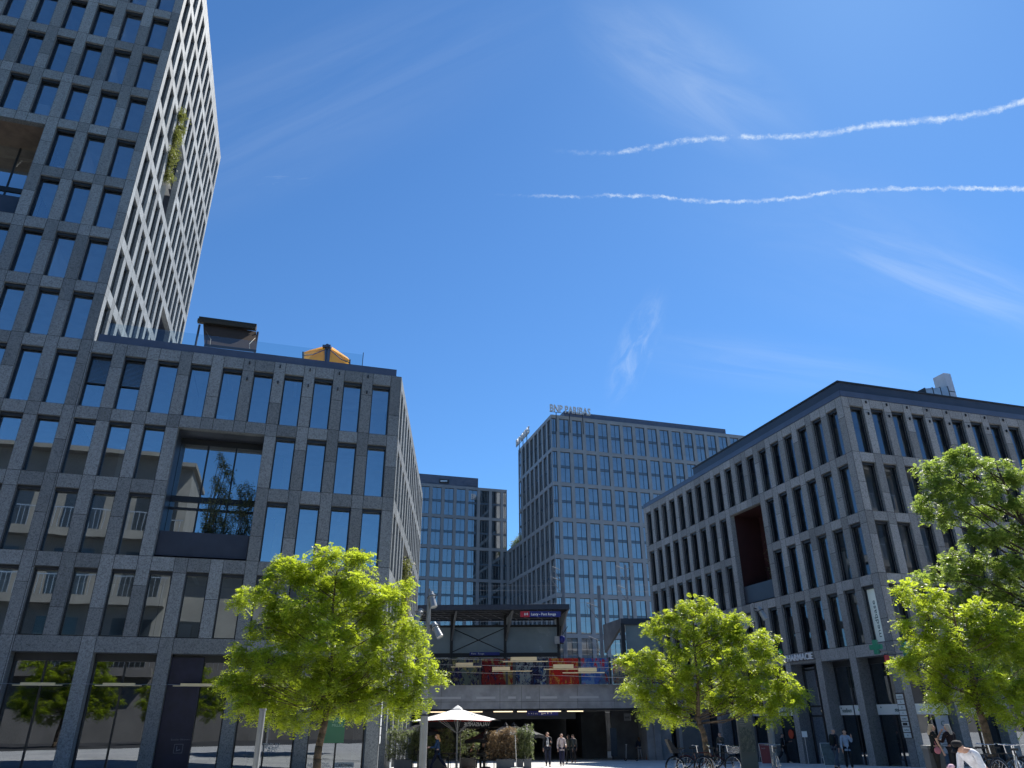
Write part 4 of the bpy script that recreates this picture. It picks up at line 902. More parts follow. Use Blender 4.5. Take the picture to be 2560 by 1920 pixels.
# shrubs in the openings and at the wing roof
def shrub(name, label, cat, base, blobs, seed, leaf, n=260, L=(.12, .22), lw=.04, stems=True, hang=False, parent=None):
    rnd = np.random.default_rng(seed); t = thing(name, label, cat, base); P, D = [], []; st = MB(); base = Vector(base)
    for c, r in blobs:
        c = Vector(c); 
        if stems: st.path([base.lerp(Vector((c.x, c.y, base.z)), .8), base.lerp(c, .5), c], [.025, .018, .01], 5)
        for k in range(int(n*r)):
            q = np.array(c) + rnd.normal(0, .45, 3)*np.array([r, r, r*1.2]); P.append(q); D.append(rnd.normal(0, 1, 3) + np.array([0, 0, -.9 if hang else 0]))
    if stems: st.build('stem', BARKD, t)
    A_, F = frond_field(rnd, P, D, L[0], L[1], 3, lw, .5); leafmesh('foliage', A_, F, leaf, t); return t
def bwp(t, z, o): return BW(t, z, o)
shrub('climbing_plant', 'tall slim climbing plant left of centre in the square opening', 'plant', BW(9.2, 9.2, -1.0), [(BW(8.6+.35*math.sin(i*2.1)-.14*i*0, 9.9+.42*i, -1.0), .42-.02*i) for i in range(11)]+[(BW(8.0, 10.4, -1), .4), (BW(7.9, 11.2, -1), .3), (BW(8.9, 10.3, -1), .45), (BW(9.0, 11.0, -1), .4)], 11, LEAFH, 230, hang=True)
shrub('climbing_plant', 'bushier climbing plant at the right side of the square opening', 'plant', BW(7.3, 9.2, -1.0), [(BW(7.25+.22*math.sin(i*1.9), 9.7+.40*i, -1.0), .36) for i in range(8)]+[(BW(7.7, 12.4, -1), .25), (BW(7.6, 11.6, -1), .25)], 12, LEAFH, 200, hang=True)
shrub('balcony_plant', 'grey green tree growing in the red opening of the right building', 'plant', RW(9.9, 9.2, -1.2), [(RW(9.9+.3*math.sin(i*2.), 10.0+.45*i, -1.1), .62-.03*i) for i in range(9)], 13, LEAFH, 300)
for lab, W_, tt, z0, z1, sd_, lf in (('yellow green creeper hanging from the tower opening', SW, .57+1.563*3.25, 34.6, 39.9, 14, LEAFY), ('creeper at the foot of the white tower face behind the balustrade', SW, 14.0, 19.6, 22.4, 15, LEAFH), ('green creeper in the side opening above the street tree', QW, 9.2, 5.2, 10.6, 16, LEAFY)):
    shrub('creeper', lab, 'plant', W_(tt, z0, -.2), [(W_(tt+.55*math.sin(i*1.7), z0+(z1-z0)*i/11, .05), .42) for i in range(12)], sd_, lf, 520, (.10, .2), .06, hang=True)
shrub('roof_shrub', 'small dark shrubs on the low roof between the two glass towers', 'shrub', QB+V*27+UP*38, [(QB+V*(24+i*1.4)+U*.8+UP*(38.4-.1*i), .8) for i in range(5)], 17, LEAFH, 260, (.25, .4), .10)

# ------------------------------------------------------------------ lamp posts
POLE = mat('pole_paint', (.21, .215, .22), .5, .3, .5, .1, 2); SILV = mat('silver_paint', (.27, .285, .30), .42, .4)
def spot(root, c, dirv, r=.15, L=.56):
    m = MB(); m.lathe(c, [(.02, -.12), (r*.7, -.10), (r*.75, 0), (r*.95, .03), (r*.95, .10), (r*.8, .12), (r, L), (r*1.02, L+.02), (r*.9, L-.02), (0, L-.05)], 16, ax=Vector(dirv)); return m.build('spotlight', SILV, root, smooth=False)
def lamp_post(label, px, Y, ytop, spots, group='lamp posts on the plaza'):
    b = at(px[0], 1915, Y); top = at(px[1], ytop, Y); t = thing('lamp_post', label, 'lamp post', Vector((b.x, Y, gz(Y))), group)
    m = MB(); z0 = gz(Y); p = Vector((b.x, Y, z0)); H = top.z
    m.lathe(p, [(.15, 0), (.15, 2.2), (.12, 2.24), (.085, H-z0-.4), (.05, H-z0-.38), (.045, H-z0), (0, H-z0)], 14); m.build('pole', POLE, t, smooth=False)
    hm = MB(); hm.lathe(p+UP*2.16, [(.16, 0), (.16, .07)], 14); hm.build('collar', FRAME, t)
    for (x, y, dx, dy, dz) in spots:
        c = at(x, y, Y-.05); d_ = Vector((dx, dy, dz)).normalized(); o = spot(t, c, d_)
        a = MB(); a.tube(Vector((p.x, Y, c.z+.02)), c, .03).tube(c+d_*.15+Vector((.18, 0, 0)), Vector((p.x, Y, c.z-.1)), .02); a.torus(c+d_*.12, .19, .018, d_, 16, 5); a.build('bracket', FRAME, o)
    return t
lamp_post('tall grey lamp post with three spotlights left of the station bridge', (1056, 1068), 32, 1472, [(1078, 1486, .28, -.25, -1), (1052, 1528, -.42, -.3, -1), (1086, 1563, .55, -.3, -1)])
lamp_post('grey lamp post with spotlights rising behind the smaller tree', (1938, 1890), 38, 1508, [(1897, 1522, .45, -.2, -1), (1880, 1553, -.8, -.2, -.5)])
wp = thing('metal_post', 'leaning-looking pale aluminium post before the cafe window', 'post', (at(650, 1900, 15).x, 15, 0))
q = at(657, 1775, 15); x0 = q.x; m = MB(); m.cbox((x0, 15, (q.z)/2), .10, .06, q.z); m.cbox((x0-.0, 14.96, q.z/2), .03, .02, q.z-.02); m.cbox((x0, 15, q.z+.01), .12, .08, .03); m.build('post', SILV, wp)
wp.location.z = 0

# ------------------------------------------------------------------ cafe terrace
WHITEF = mat('white_fabric', (.80, .80, .78), .75, 0, .2, .03, 2); REDF = mat('red_fabric', (.42, .03, .02), .7); BLACKF = mat('black_fabric', (.012, .013, .018), .7, 0, .3, .1, 4)
tlw = NT(WHITEF.node_tree) if False else None
def parasol(label, base, apexz, eavez, half, fab, under=None, r=.03, group=None, ribs=True, n=4, rot=.0, val=.0, name='parasol'):
    base = Vector(base); t = thing(name, label, 'parasol', base, group); m = MB(); m.tube(base, base+UP*(apexz-base.z+.05), r); m.lathe(base, [(0.0, .10), (.28, .10), (.30, 0)], 14); m.build('pole', POLE, t)
    C = Vector((base.x, base.y, apexz)); ring = []; k = n*2
    for i in range(k):
        a = rot + 2*math.pi*i/k; rr = half*(1.38 if i % 2 == 0 else 1.0) if n == 4 else half; ring.append(Vector((C.x+rr*math.cos(a), C.y+rr*math.sin(a), eavez + (-.04 if i % 2 == 0 else .03))))
    m = MB(); mid = [C.lerp(p, .5)+UP*(-.04) for p in ring]
    for i in range(k):
        j = (i+1) % k; m.poly([C, mid[i], mid[j]]); m.poly([mid[i], ring[i], ring[j], mid[j]])
        if val: m.poly([ring[i], ring[i]-UP*val, ring[j]-UP*val, ring[j]])
    cv = m.build('canopy', fab, t)
    m = MB(); 
    for i in range(k): j = (i+1) % k; m.poly([C.lerp(ring[i], .12)+UP*.03, C.lerp(ring[j], .12)+UP*.03, C+UP*.14]); 
    m.build('cap', fab, cv)
    if under:
        m = MB()
        for i in range(k): j = (i+1) % k; m.poly([C-UP*.03, ring[i]-UP*.03, ring[j]-UP*.03])
        m.build('lining', under, cv)
    if ribs:
        m = MB(); hub = base + UP*((eavez-base.z)-.62)
        for i in range(k): m.tube(C.lerp(ring[i], .55)-UP*.05, hub, .014, n=5); m.tube(C-UP*.03, ring[i]-UP*.02, .012, n=5)
        m.lathe(hub, [(.05, -.08), (.05, .08)], 8); m.build('rib', POLE, t)
    return t, ring
q = at(1141, 1917, 40.5); za = at(1152, 1770, 40.5).z; ze = at(1140, 1800, 39.2).z
wpz, ring = parasol('large white square parasol over the cafe terrace', (q.x, 40.5, gz(40.5)), za, ze, 1.95, WHITEF, None, .045, rot=R(38))
vb = thing('parasol', 'black and red parasol with mirrored lettering behind the white one', 'parasol', at(1150, 1917, 43.2)); vb.location = (at(1150, 1900, 43.2).x, 43.2, gz(43.2))
a = at(1063, 1818, 42.2); b = at(1226, 1818, 42.2); zl = at(1140, 1821, 42.2).z; zm_ = at(1140, 1804, 42.2).z; zh = at(1140, 1797, 42.2).z
m = MB(); m.hexa([Vector((a.x, 42.2, zm_)), Vector((b.x, 42.2, zm_)), Vector((b.x, 44, zm_)), Vector((a.x, 44, zm_)), Vector(((a.x+b.x)/2-.3, 42.9, zh+.12)), Vector(((a.x+b.x)/2+.3, 42.9, zh+.12)), Vector(((a.x+b.x)/2+.3, 43.4, zh+.12)), Vector(((a.x+b.x)/2-.3, 43.4, zh+.12))]); m.build('canopy', REDF, vb)
m = MB(); m.box((a.x, 42.2, zl), (b.x-a.x, 0, 0), (0, .02, 0), (0, 0, zm_-zl)); vo = m.build('valance', BLACKF, vb)
lettering('VALAISANNE', .26, WHITEP, (at(1172, 1816, 42.15).x+.0, 42.17, zl+.10), (1, 0, 0), vo, .004, 1.35, mirror=True)
for c_ in vo.children: c_.location.x += 1.35-.25
lettering('VALAISANNE', .2, mat('pale_red', (.5, .18, .14), .6), (at(1126, 1808, 42.1).x+1.2, 42.15, zm_+.03), (1, 0, 0), vo, .004, 1.0, mirror=True)
m = MB(); m.tube((vb.location.x, 43.2, gz(43)), (vb.location.x, 43.2, zh), .03); m.build('pole', POLE, vb)
GP = 'small black parasols of the cafe'
for lab, x, y, Y, hw in (('small black parasol left of the lamp post above the hedge', 1048, 1808, 42, 1.0), ('small black parasol just right of the white parasol', 1213, 1826, 42.5, .8), ('black parasol above the reddish hedge', 1264, 1812, 42, .85), ('black lettered parasol between the two right hedges', 1284, 1812, 43.0, 1.0), ('black parasol partly behind the greener hedge', 1312, 1815, 42.6, .8)):
    ap = at(x, y, Y); t, rg = parasol(lab, (ap.x, Y, gz(Y)), ap.z, ap.z-.42, hw, BLACKF, None, .02, GP, False, 4, .3, .16)
    if 'lettered' in lab or 'left of' in lab: lettering('VALAISANNE', .15, WHITEP, (ap.x-.55, Y-hw*.75, ap.z-.38), (1, 0, 0), t, .004, .9, diry=(0, .5, .85))
PLANT = mat('planter_grey', (.10, .105, .115), .6, 0, .4, .1, 2)
def hedge(label, x0, x1, ytop, Y, leaf, seed, boxes, thick=.7, thin=1.0):
    a = at(x0, 1900, Y); b = at(x1, 1900, Y); zt_ = at((x0+x1)/2, ytop, Y).z; z0 = gz(Y); t = thing('potted_hedge', label, 'hedge', Vector(((a.x+b.x)/2, Y, z0)), 'hedges in planters round the cafe terrace')
    rnd = np.random.default_rng(seed); n = int((b.x-a.x)*(zt_-z0-.45)*900*thin)
    P = np.stack([rnd.uniform(a.x, b.x, n), Y+rnd.uniform(-.5, .5, n)*thick, z0+.45+(zt_-z0-.45)*rnd.uniform(0, 1, n)**.8], 1)
    P[:, 2] += .10*np.sin(P[:, 0]*5+seed)*((P[:, 2]-z0)/(zt_-z0)); P[:, 0] += rnd.normal(0, .06, n)
    P = P[(np.sin(P[:, 0]*7.+P[:, 2]*5)+np.cos(P[:, 2]*9-P[:, 0]*4)+rnd.normal(0, .8, n)) > -1.2]
    D = rnd.normal(0, 1, P.shape); A_, F = frond_field(rnd, P, D, .10, .17, 3, .045); leafmesh('foliage', A_, F, leaf, t)
    st = MB(); x = a.x+.1
    while x < b.x: st.tube((x, Y, z0+.4), (x+random.uniform(-.1, .1), Y, zt_-.2), .014, n=5); x += .28
    for k in range(4): st.tube((a.x, Y+.1, z0+.7+k*.4), (b.x, Y+.1, z0+.7+k*.4), .008, n=4)
    st.build('trellis', BARKD, t)
    for (p0, p1) in boxes:
        c = at(p0, 1910, Y); d_ = at(p1, 1910, Y); m = MB(); m.cbox(((c.x+d_.x)/2, Y, z0+.24), d_.x-c.x, thick+.1, .48); m.cbox(((c.x+d_.x)/2, Y, z0+.47), d_.x-c.x+.03, thick+.13, .03); m.build('planter', PLANT, t)
hedge('sparse hedge in dark planters left of the lamp post', 966, 1052, 1822, 40.6, LEAFH, 31, [(988, 1030)], thin=.8)
hedge('dark hedge behind the walking woman in blue', 1062, 1130, 1824, 42.2, LEAFH, 32, [(1068, 1112)], thin=.8)
hedge('thin dark hedge right of the white parasol pole', 1148, 1196, 1826, 44.0, LEAFH, 33, [(1150, 1190)], .5, .55)
hedge('reddish brown hedge in a grey planter right of the cafe', 1220, 1290, 1824, 40.4, LEAFB, 34, [(1241, 1286)], thin=1.1)
hedge('greener tall hedge at the right end of the cafe terrace', 1291, 1332, 1816, 40.8, LEAFH, 35, [(1290, 1308), (1310, 1328)], thin=1.3)
# cafe furniture
def cafe_table(label, x, Y):
    p = G(x, Y); t = thing('cafe_table', label, 'table', p, 'cafe tables'); MB().lathe(p, [(0, .02), (.22, .02), (.22, 0)], 14).tube(p, p+UP*.72, .03).build('stand', BLACKM, t); MB().lathe(p+UP*.72, [(0, .03), (.36, .03), (.36, 0), (0, 0)], 18).build('table_top', BLACKM, t)
def chair(label, x, Y, rz):
    p = G(x, Y); t = thing('cafe_chair', label, 'chair', p, 'cafe chairs', rz); q = lambda a, b, c: (a, b, c)
    def bl(nm, mb): o = bpy.data.objects.new(nm, mb.mesh(nm, BLACKM)); COL.objects.link(o); o.parent = t
    m = MB(); m.cbox((0, 0, .45), .44, .44, .03); bl('seat', m); m = MB(); m.cbox((0, -.21, .72), .42, .03, .30); bl('backrest', m)
    for sx in (-1, 1):
        for sy in (-1, 1): m = MB(); m.tube((sx*.2, sy*.2, 0), (sx*.19, sy*.2 if sy > 0 else -.21, .45 if sy > 0 else .85), .014, n=5); bl('leg', m)
cafe_table('round black cafe table in front of the seated figure', at(1210, 1900, 41.2).x, 41.4); cafe_table('round black cafe table behind the lamp post', at(1048, 1900, 41.8).x, 41.6)
cafe_table('round black cafe table left of the white parasol pole', at(1122, 1900, 41.2).x, 41.0)
for i, (px, Y, rz, lb_) in enumerate(((1198, 42.2, 2.8, 'black chair left of the seated figure'), (1226, 41.0, -1.4, 'black chair right of the small round table'), (1132, 41.8, 2.0, 'black chair beside the white parasol pole'), (1040, 42.4, .5, 'black chair just left of the lamp post'), (1060, 41.0, 3.4, 'black chair just right of the lamp post'))):
    chair(lb_, at(px, 1900, Y).x, Y, rz)
m = MB(); bb = at(1292, 1915, 38.5); m.lathe((bb.x, 38.5, gz(38.5)), [(0, .16), (.30, .14), (.34, 0)], 16); m.tube((bb.x, 38.5, gz(38.5)), (at(1288, 1838, 38.5).x, 38.5, at(1288, 1838, 38.5).z), .015)
m.build('parasol_stand', mat('pale_concrete', (.5, .49, .47), .8), label='pale round concrete stand with a thin pole before the hedges', cat='parasol stand')
m = MB(); bb = at(976, 1917, 36); m.cbox((bb.x, 36, gz(36)+.10), .34, .3, .05); m.cbox((bb.x-.02, 36, gz(36)+.28), .05, .05, .34); m.cbox((bb.x, 36, gz(36)+.04), .05, .05, .1); m.build('water_tap', WHITEP, label='small white standpipe below the hedge at the building corner', cat='standpipe')

# ------------------------------------------------------------------ boards, kiosk, stele
ks = thing('service_cabinet', 'grey shuttered metal cabinet behind the tree beside the right building', 'cabinet', at(1735, 1900, 52))
a = at(1704, 1897, 52); b = at(1768, 1897, 52); zt_ = at(1735, 1808, 52).z; z0 = gz(52); w_ = b.x-a.x
GREYM = mat('grey_cabinet', (.085, .095, .105), .5, .1, .4, .1, 2); GREYL = mat('grey_trim', (.17, .18, .19), .5, .1)
m = MB(); m.box((a.x, 52, z0), (w_, 0, 0), (0, 1.0, 0), (0, 0, zt_-z0)); m.build('body', GREYM, ks)
m = MB()
for k in range(16): m.box((a.x+.24, 51.97, z0+.35+k*.125), (w_-.48, 0, 0), (0, .03, 0), (0, 0, .11))
m.build('shutter', GREYM, ks); m = MB(); m.box((a.x-.02, 51.95, z0), (.2, 0, 0), (0, .06, 0), (0, 0, zt_-z0)); m.box((b.x-.18, 51.95, z0), (.2, 0, 0), (0, .06, 0), (0, 0, zt_-z0)); m.box((a.x-.05, 51.9, zt_), (w_+.1, 0, 0), (0, 1.1, 0), (0, 0, .06)); m.build('frame', GREYL, ks)
st = thing('information_stele', 'dark information stele with map panel and yellow top line', 'information sign', (at(1868, 1915, 35).x, 35, gz(35)))
a = at(1862, 1915, 35); b = at(1888, 1915, 35); zt_ = at(1865, 1780, 35).z; w_ = .70; x0 = at(1862, 1850, 35).x-.25; z0 = gz(35)
m = MB(); m.cbox((x0+w_/2, 35.05, (z0+zt_)/2), w_, .14, zt_-z0); m.build('body', GREYM, st); m = MB(); m.cbox((x0+w_/2, 34.97, zt_-.03), w_, .02, .05); m.build('top_line', mat('yellow', (.6, .55, .05), .5), st)
MAP = printmat('city_map', ((.20, .24, .26), (.10, .13, .15), (.33, .36, .36)), 9, 7); m = MB(); m.cbox((x0+w_/2+.02, 34.97, z0+1.25), w_-.12, .01, .95); m.build('map_panel', MAP, st)
m = MB()
for k, l_ in enumerate((.35, .3, .2, .28)): m.cbox((x0+.1+l_/2, 34.97, zt_-.28-k*.09), l_, .006, .025)
m.build('lettering', GREYL, st)
AL = mat('aluminium', (.62, .63, .65), .35, .6)
def aboard(label, px, Y, ytop, w, face, txt=None, lean=.22):
    z0 = gz(Y); x = at(px, 1900, Y).x; h = at(px, ytop, Y).z-z0; t = thing('pavement_board', label, 'board', (x, Y, z0))
    m = MB(); p = lambda sx, y, z: Vector((x+sx*w/2, Y+y, z0+z))
    m.hexa([p(-1, -lean, .08), p(1, -lean, .08), p(1, -lean+.03, .08), p(-1, -lean+.03, .08), p(-1, -.02, h), p(1, -.02, h), p(1, .01, h), p(-1, .01, h)]); m.build('panel', face, t)
    f = MB()
    for sx in (-1, 1): f.tube(p(sx, -lean, -0.0), p(sx, 0, h), .018, n=6); f.tube(p(sx, lean, 0), p(sx, .02, h), .015, n=6); f.tube(p(sx, -lean*.6, h*.4), p(sx, lean*.6, h*.4), .01, n=5)
    f.tube(p(-1, 0, h), p(1, 0, h), .018, n=6).tube(p(-1, -lean, .08), p(1, -lean, .08), .015, n=6); f.build('frame', AL, t)
    if txt:
        for s_, sz, dz, ww in txt: lettering(s_, sz, mat('sticker', (.55, .40, .38), .6), p(-1, -lean+lean*dz/h*.9-.035, dz)+Vector((.08, 0, 0)), (1, 0, 0), t, .003, ww, diry=(0, lean/h, 1))
    return t
aboard('red pavement board in an aluminium frame behind the lamp post', 1918, 46, 1859, .72, mat('board_red', (.26, .045, .045), .6), [('Rendez-vous', .12, 1.0, .5), ('ici', .12, .82, .2)])
aboard('grey pavement board before the pharmacy entrance', 2072, 42, 1858, .62, mat('board_grey', (.06, .085, .10), .5, 0, .5, .3, 8))
t = thing('poster_stand', 'white notice on a thin stand beside the pharmacy door', 'notice', (at(2020, 1900, 43.5).x, 43.5, gz(43.5)))
a = at(2006, 1843, 43.5); b = at(2019, 1843, 43.5); zt_ = at(2010, 1828, 43.5).z; m = MB(); m.box((a.x, 43.5, a.z), (b.x-a.x, 0, 0), (0, .02, 0), (0, 0, zt_-a.z)); m.build('notice', WHITEP, t)
m = MB(); m.tube(((a.x+b.x)/2, 43.55, gz(43.5)), ((a.x+b.x)/2, 43.55, a.z), .015); m.cbox(((a.x+b.x)/2, 43.5, gz(43.5)+.01), .3, .3, .02); m.build('pole', AL, t)
# pharmacy lettering and lightboxes on the right building
LB = mat('lightbox', (.62, .66, .66), .4); MEDG = mat('petrol_letters', (.03, .10, .11), .5); GREEN = mat('green_cross', (.01, .22, .13), .4); GREENL = mat('bright_green', (.06, .36, .06), .4)
t = thing('pharmacy_sign', 'white letters PHARMACIE with small green cross on the stone band', 'sign', RW(7.8, 4.7, .1))
lettering('PHARMACIE', .52, mat('white_letters2', (.78, .78, .80), .5), RW(9.12, 4.86, .10), -V, t, .03, 2.68, bold=.004)
m = MB(); m.tube(RW(9.4, 4.84, .06), RW(6.2, 4.84, .06), .015); m.build('rail', FRAME, t)
def cross(mb, c, dx, s, th=.05, nn=None):
    nn = nn or dx.cross(UP); mb.box(c-dx*s/2-UP*s/6, dx*s, nn*th, UP*s/3); mb.box(c-dx*s/6-UP*s/2, dx*s/3, nn*th, UP*s/3); mb.box(c-dx*s/6+UP*s/6, dx*s/3, nn*th, UP*s/3); return mb
cross(MB(), RW(9.42, 5.45, .10), -V, .42).build('cross', GREENL, t)
for i, (c, dx, lab) in enumerate(((at(2204, 1618, 40.1)-U*.35, Vector((.42, -.90, 0)).normalized(), 'left green pharmacy cross projecting at the building corner'), (at(2262, 1622, 39.4), Vector((.80, .60, 0)).normalized(), 'right green pharmacy cross projecting at the building corner'))):
    t = thing('pharmacy_cross', lab, 'sign', c, 'green crosses at the building corner'); m = MB(); n_ = dx.cross(UP); cross(m, c-n_*.07, dx, .70, .16, n_); m.build('cross', GREEN, t)
    s_ = MB(); s_.path([c-n_*.1+dx*-.14+UP*.32, c-n_*.1+dx*.10+UP*.09, c-n_*.1-dx*.04-UP*.02, c-n_*.1+dx*.15-UP*.27], [.03]*4, 6); s_.build('emblem', BLACKM, t)
    s_ = MB(); s_.tube(c-UP*.2, QR+UP*(c.z-.2), .03); s_.tube(c+UP*.2, QR+UP*(c.z+.2), .02); s_.build('bracket', POLE, t)
t = thing('red_sign', 'small red projecting sign below the green crosses', 'sign', RW(-.1, 4.2, .5)); c = at(2213, 1648, 39.5); m = MB(); m.box(c-UP*.22, U*.28, V*.06, UP*.42); m.build('panel', mat('red_panel', (.35, .02, .03), .5), t); m = MB(); m.tube(c+UP*.25, QR+UP*(c.z+.25), .02); m.build('bracket', BLACKM, t)
def lightbox(W_, dd, nn, t0, t1, z0, z1, dp, txt, lab, cr=False):
    t = thing('lightbox_sign', lab, 'sign', W_((t0+t1)/2, z0, -dp), 'white signs across the shop windows'); nx = W_(t1, z0, -dp); m = MB(); m.box(nx, W_(t0, z0, -dp)-nx, nn*.05, UP*(z1-z0)); m.build('panel', LB, t)
    rd = (W_(t0, z0, 0)-W_(t1, z0, 0)).normalized() if dd.cross(nn).z < 0 else (W_(t1, z0, 0)-W_(t0, z0, 0)).normalized()
    st_ = W_(t1, z0, -dp+.06) if dd.cross(nn).z < 0 else W_(t0, z0, -dp+.06)
    if txt: lettering(txt, .30, MEDG, st_ + rd*.12 + UP*.14, rd, t, .004, min(.85, abs(t1-t0)*.7), bold=.004); m = MB(); cross(m, st_+rd*(abs(t1-t0)*.86)+UP*.36, rd, .10, .01, nn); m.build('small_cross', MEDG, t)
    if cr: m = MB(); cross(m, st_+rd*abs(t1-t0)*.55+UP*.26, rd, .36, .012, nn); m.build('green_cross', GREENL, t)
zl0, zl1 = 1.80, 2.30
lightbox(RW, V, -U, 4.72, 5.80, zl0, zl1, .72, 'medbase', 'white lettered window sign left of the green cross panel, first bay from the door'); lightbox(RW, V, -U, 3.50, 4.60, zl0, zl1, .72, None, 'white panel with green cross in the bay right of the door', True)
lightbox(RW, V, -U, 10.55, 11.62, zl0, zl1, .72, 'medbase', 'white lettered window sign in the bay left of the door'); lightbox(RW, V, -U, 9.33, 10.42, zl0, zl1, .72, None, 'white panel with green cross in the bay left of the door', True)
lightbox(RW, V, -U, 13.5, 14.55, zl0, zl1, .72, 'medbase', 'white lettered window sign behind the tree crown'); lightbox(RW, V, -U, 12.25, 13.35, zl0, zl1, .72, None, 'white panel with green cross behind the tree trunk', True)
lightbox(RW, V, -U, 15.2, 17.4, zl0, zl1, .72, 'medbase', 'farthest white window sign left of the tree trunk')
lightbox(RW, V, -U, .60, 2.85, zl0, zl1, .72, 'medbase', 'wide white window sign partly behind the tenant board')
lightbox(FW, U, -V, .6, 2.95, zl0, zl1, .5, None, 'blank white window sign just right of the corner pier'); lightbox(FW, U, -V, 3.7, 5.0, zl0, zl1, .5, None, 'blank white window sign left of the right tree trunk'); lightbox(FW, U, -V, 5.1, 6.0, zl0, zl1, .5, 'medbase', 'white lettered window sign right of the right tree trunk')
# tenant board on the corner pier
t = thing('tenant_board', 'dark tenant board with eight white name plates on the corner pier', 'sign', RW(.28, .75, .05)); m = MB(); m.box(RW(.54, .72, .01), -V*.56, -U*.05, UP*2.08); m.build('board', mat('board_brown', (.035, .022, .022), .5), t)
for k, s_ in enumerate(('cebiq', 'L', 'R', 'C', 'medbase', '', 'medbase', 'W')):
    z = 2.76-.255*(k+1)+.02; m = MB(); m.box(RW(.50, z, .065), -V*.46, -U*.01, UP*.215); o = m.build('name_plate', LB, t)
    if s_: lettering(s_, .13, MEDG, RW(.42 if len(s_) > 2 else .30, z+.06, .08), -V, o, .002, .30 if len(s_) > 2 else .09)
    else: m = MB(); m.box(RW(.43, z+.04, .08), -V*.30, -U*.004, UP*.13); m.build('plate_mark', BLACKM, o)
t = thing('poster', 'large white poster with letter C in the window right of the corner', 'poster', FW(2.3, .1, -.4)); m = MB(); m.box(FW(2.05, .0, -.5), U*.85, -V*.03, UP*1.75); o = m.build('sheet', mat('poster_white', (.42, .45, .50), .5), t); lettering('C', .36, MEDG, FW(2.32, 1.25, -.45), U, t, .003, .25)
m = MB()
for k in range(7): m.box(FW(2.12, .95-k*.11, -.46), U*(.7 if k % 3 else .5), -V*.004, UP*.022)
m.build('text_lines', MEDG, t)
t = thing('blade_banner', 'pale upright banner lettered along its height in the window above the corner', 'banner', RW(1.0, 5.4, -.3)); m = MB(); m.box(RW(1.42, 5.35, -.30), -V*.60, -U*.03, UP*2.80); m.build('sheet', mat('banner', (.80, .88, .84), .5), t); lettering('medbase', .34, MEDG, RW(.98, 5.55, -.265), UP, t, .004, 1.9, diry=V)
for (tt, z, c, lab) in ((8.9+1.9, .75, (.50, .07, .03), 'round orange sticker on the shop glass'), (9.9, .85, (.10, .32, .16), 'small round green sticker on the shop glass')):
    c3 = RW(tt, z, -.76); t = MB().lathe(c3, [(0, .02), (.26 if 'orange' in lab else .16, .02), (.26 if 'orange' in lab else .16, 0)], 22, ax=-U).build('sticker', mat('st', c, .5), label=lab, cat='sticker')
# pharmacy door in bay 2
dr = MB(); dr.box(GWr(rgb(2)[0]+.02, GB, -.9), V*2.33, U*.05, UP*.02)
t0, t1 = rgb(2); m = MB()
for a_, b_ in ((t0, t0+.12), (t0+1.1, t0+1.2), (t1-.12, t1)): m.box(GWr(a_, GB, -.78), V*(b_-a_), U*.12, UP*(4.6-GB))
for z in (1.72, 2.25, 4.3): m.box(GWr(t0, z, -.78), V*(t1-t0), U*.1, UP*.1)
do = m.build('door', FRAME, right); MB().poly([GWr(t0, GB, -.84), GWr(t1, GB, -.84), GWr(t1, 4.5, -.84), GWr(t0, 4.5, -.84)]).build('door_glass', SHOPG, do)
# cafe window lettering on the left building
def wlet(s, px, py, h, w, lab, m=None):
    p = onp(px, py, BW(0, 0, -.55), nF); lettering(s, h, m or mat('etched', (.30, .33, .35), .6), p + nF*.04, U, None, .003, w, label=lab, cat='lettering', name='window_lettering')
wlet('TREUX', 655, 1873, .34, .75, 'pale window lettering upper line beside the aluminium post'); wlet('CAFÉ', 655, 1882, .32, .60, 'pale window lettering lower line beside the aluminium post')
wlet('NESPRESSO', 768, 1919, .26, .95, 'pale lettering low on the window left of the tree trunk foot'); 
pn = MB(); p = onp(800, 1858, BW(0, 0, -.55), nF); pn.box(p+nF*.03, U*1.05, -nF*.01, UP*1.15); po = pn.build('window_poster', mat('green_poster', (.03, .14, .07), .5), label='green poster on the cafe window behind the tree trunk', cat='poster')
lettering('MARK', .17, mat('pg', (.25, .42, .30), .6), p+nF*.045+U*.5+UP*.85, U, po, .002, .42); lettering('MILLER', .17, bpy.data.materials['pg'], p+nF*.045+U*.45+UP*.68, U, po, .002, .5)
p = onp(836, 1919, BW(0, 0, -.55), nF); pn = MB(); pn.box(p+nF*.03, U*.85, -nF*.01, UP*.20); po = pn.build('window_label', mat('lab', (.40, .43, .45), .5), label='white label strip low on the cafe window', cat='label'); lettering('CARDINAL', .18, BLACKM, p+nF*.045+U*.04+UP*.035, U, po, .002, .76)
m = MB(); p = QW(.12, 0, .04); m.box(QW(.06, .6, .03), DV*.2, -NV*.0+NV*.03, UP*3.0)
bs = thing('tenant_board', 'narrow white tenant board on the edge of the dark building', 'sign', QW(.15, .5, .03)); bp_ = MB()
for k in range(8): m = MB(); m.box(QW(.05, 3.3-.37*k, .02), DV*.32, NV*.03, UP*.33); m.build('name_plate', WHITEP if k != 2 else LB, bs)
etx = MB(); pz = GWb(lb(2)[1]-.55, .95, -.28); lettering('Escalier Bâtiment 2', .10, mat('grey_text', (.12, .13, .16), .6), pz+nF*.01, U, epo, .002, .85)
m = MB(); pz = GWb(lb(2)[1]-.72, .45, -.285); m.box(pz, U*.36, nF*.006, UP*.02).box(pz+UP*.34, U*.36, nF*.006, UP*.02).box(pz, U*.02, nF*.006, UP*.36).box(pz+U*.34, U*.02, nF*.006, UP*.36).tube(pz+U*.12+UP*.08+nF*.01, pz+U*.12+UP*.28+nF*.01, .02).tube(pz+U*.12+UP*.1+nF*.01, pz+U*.26+UP*.14+nF*.01, .02); m.build('pictogram', bpy.data.materials['grey_text'], epo)
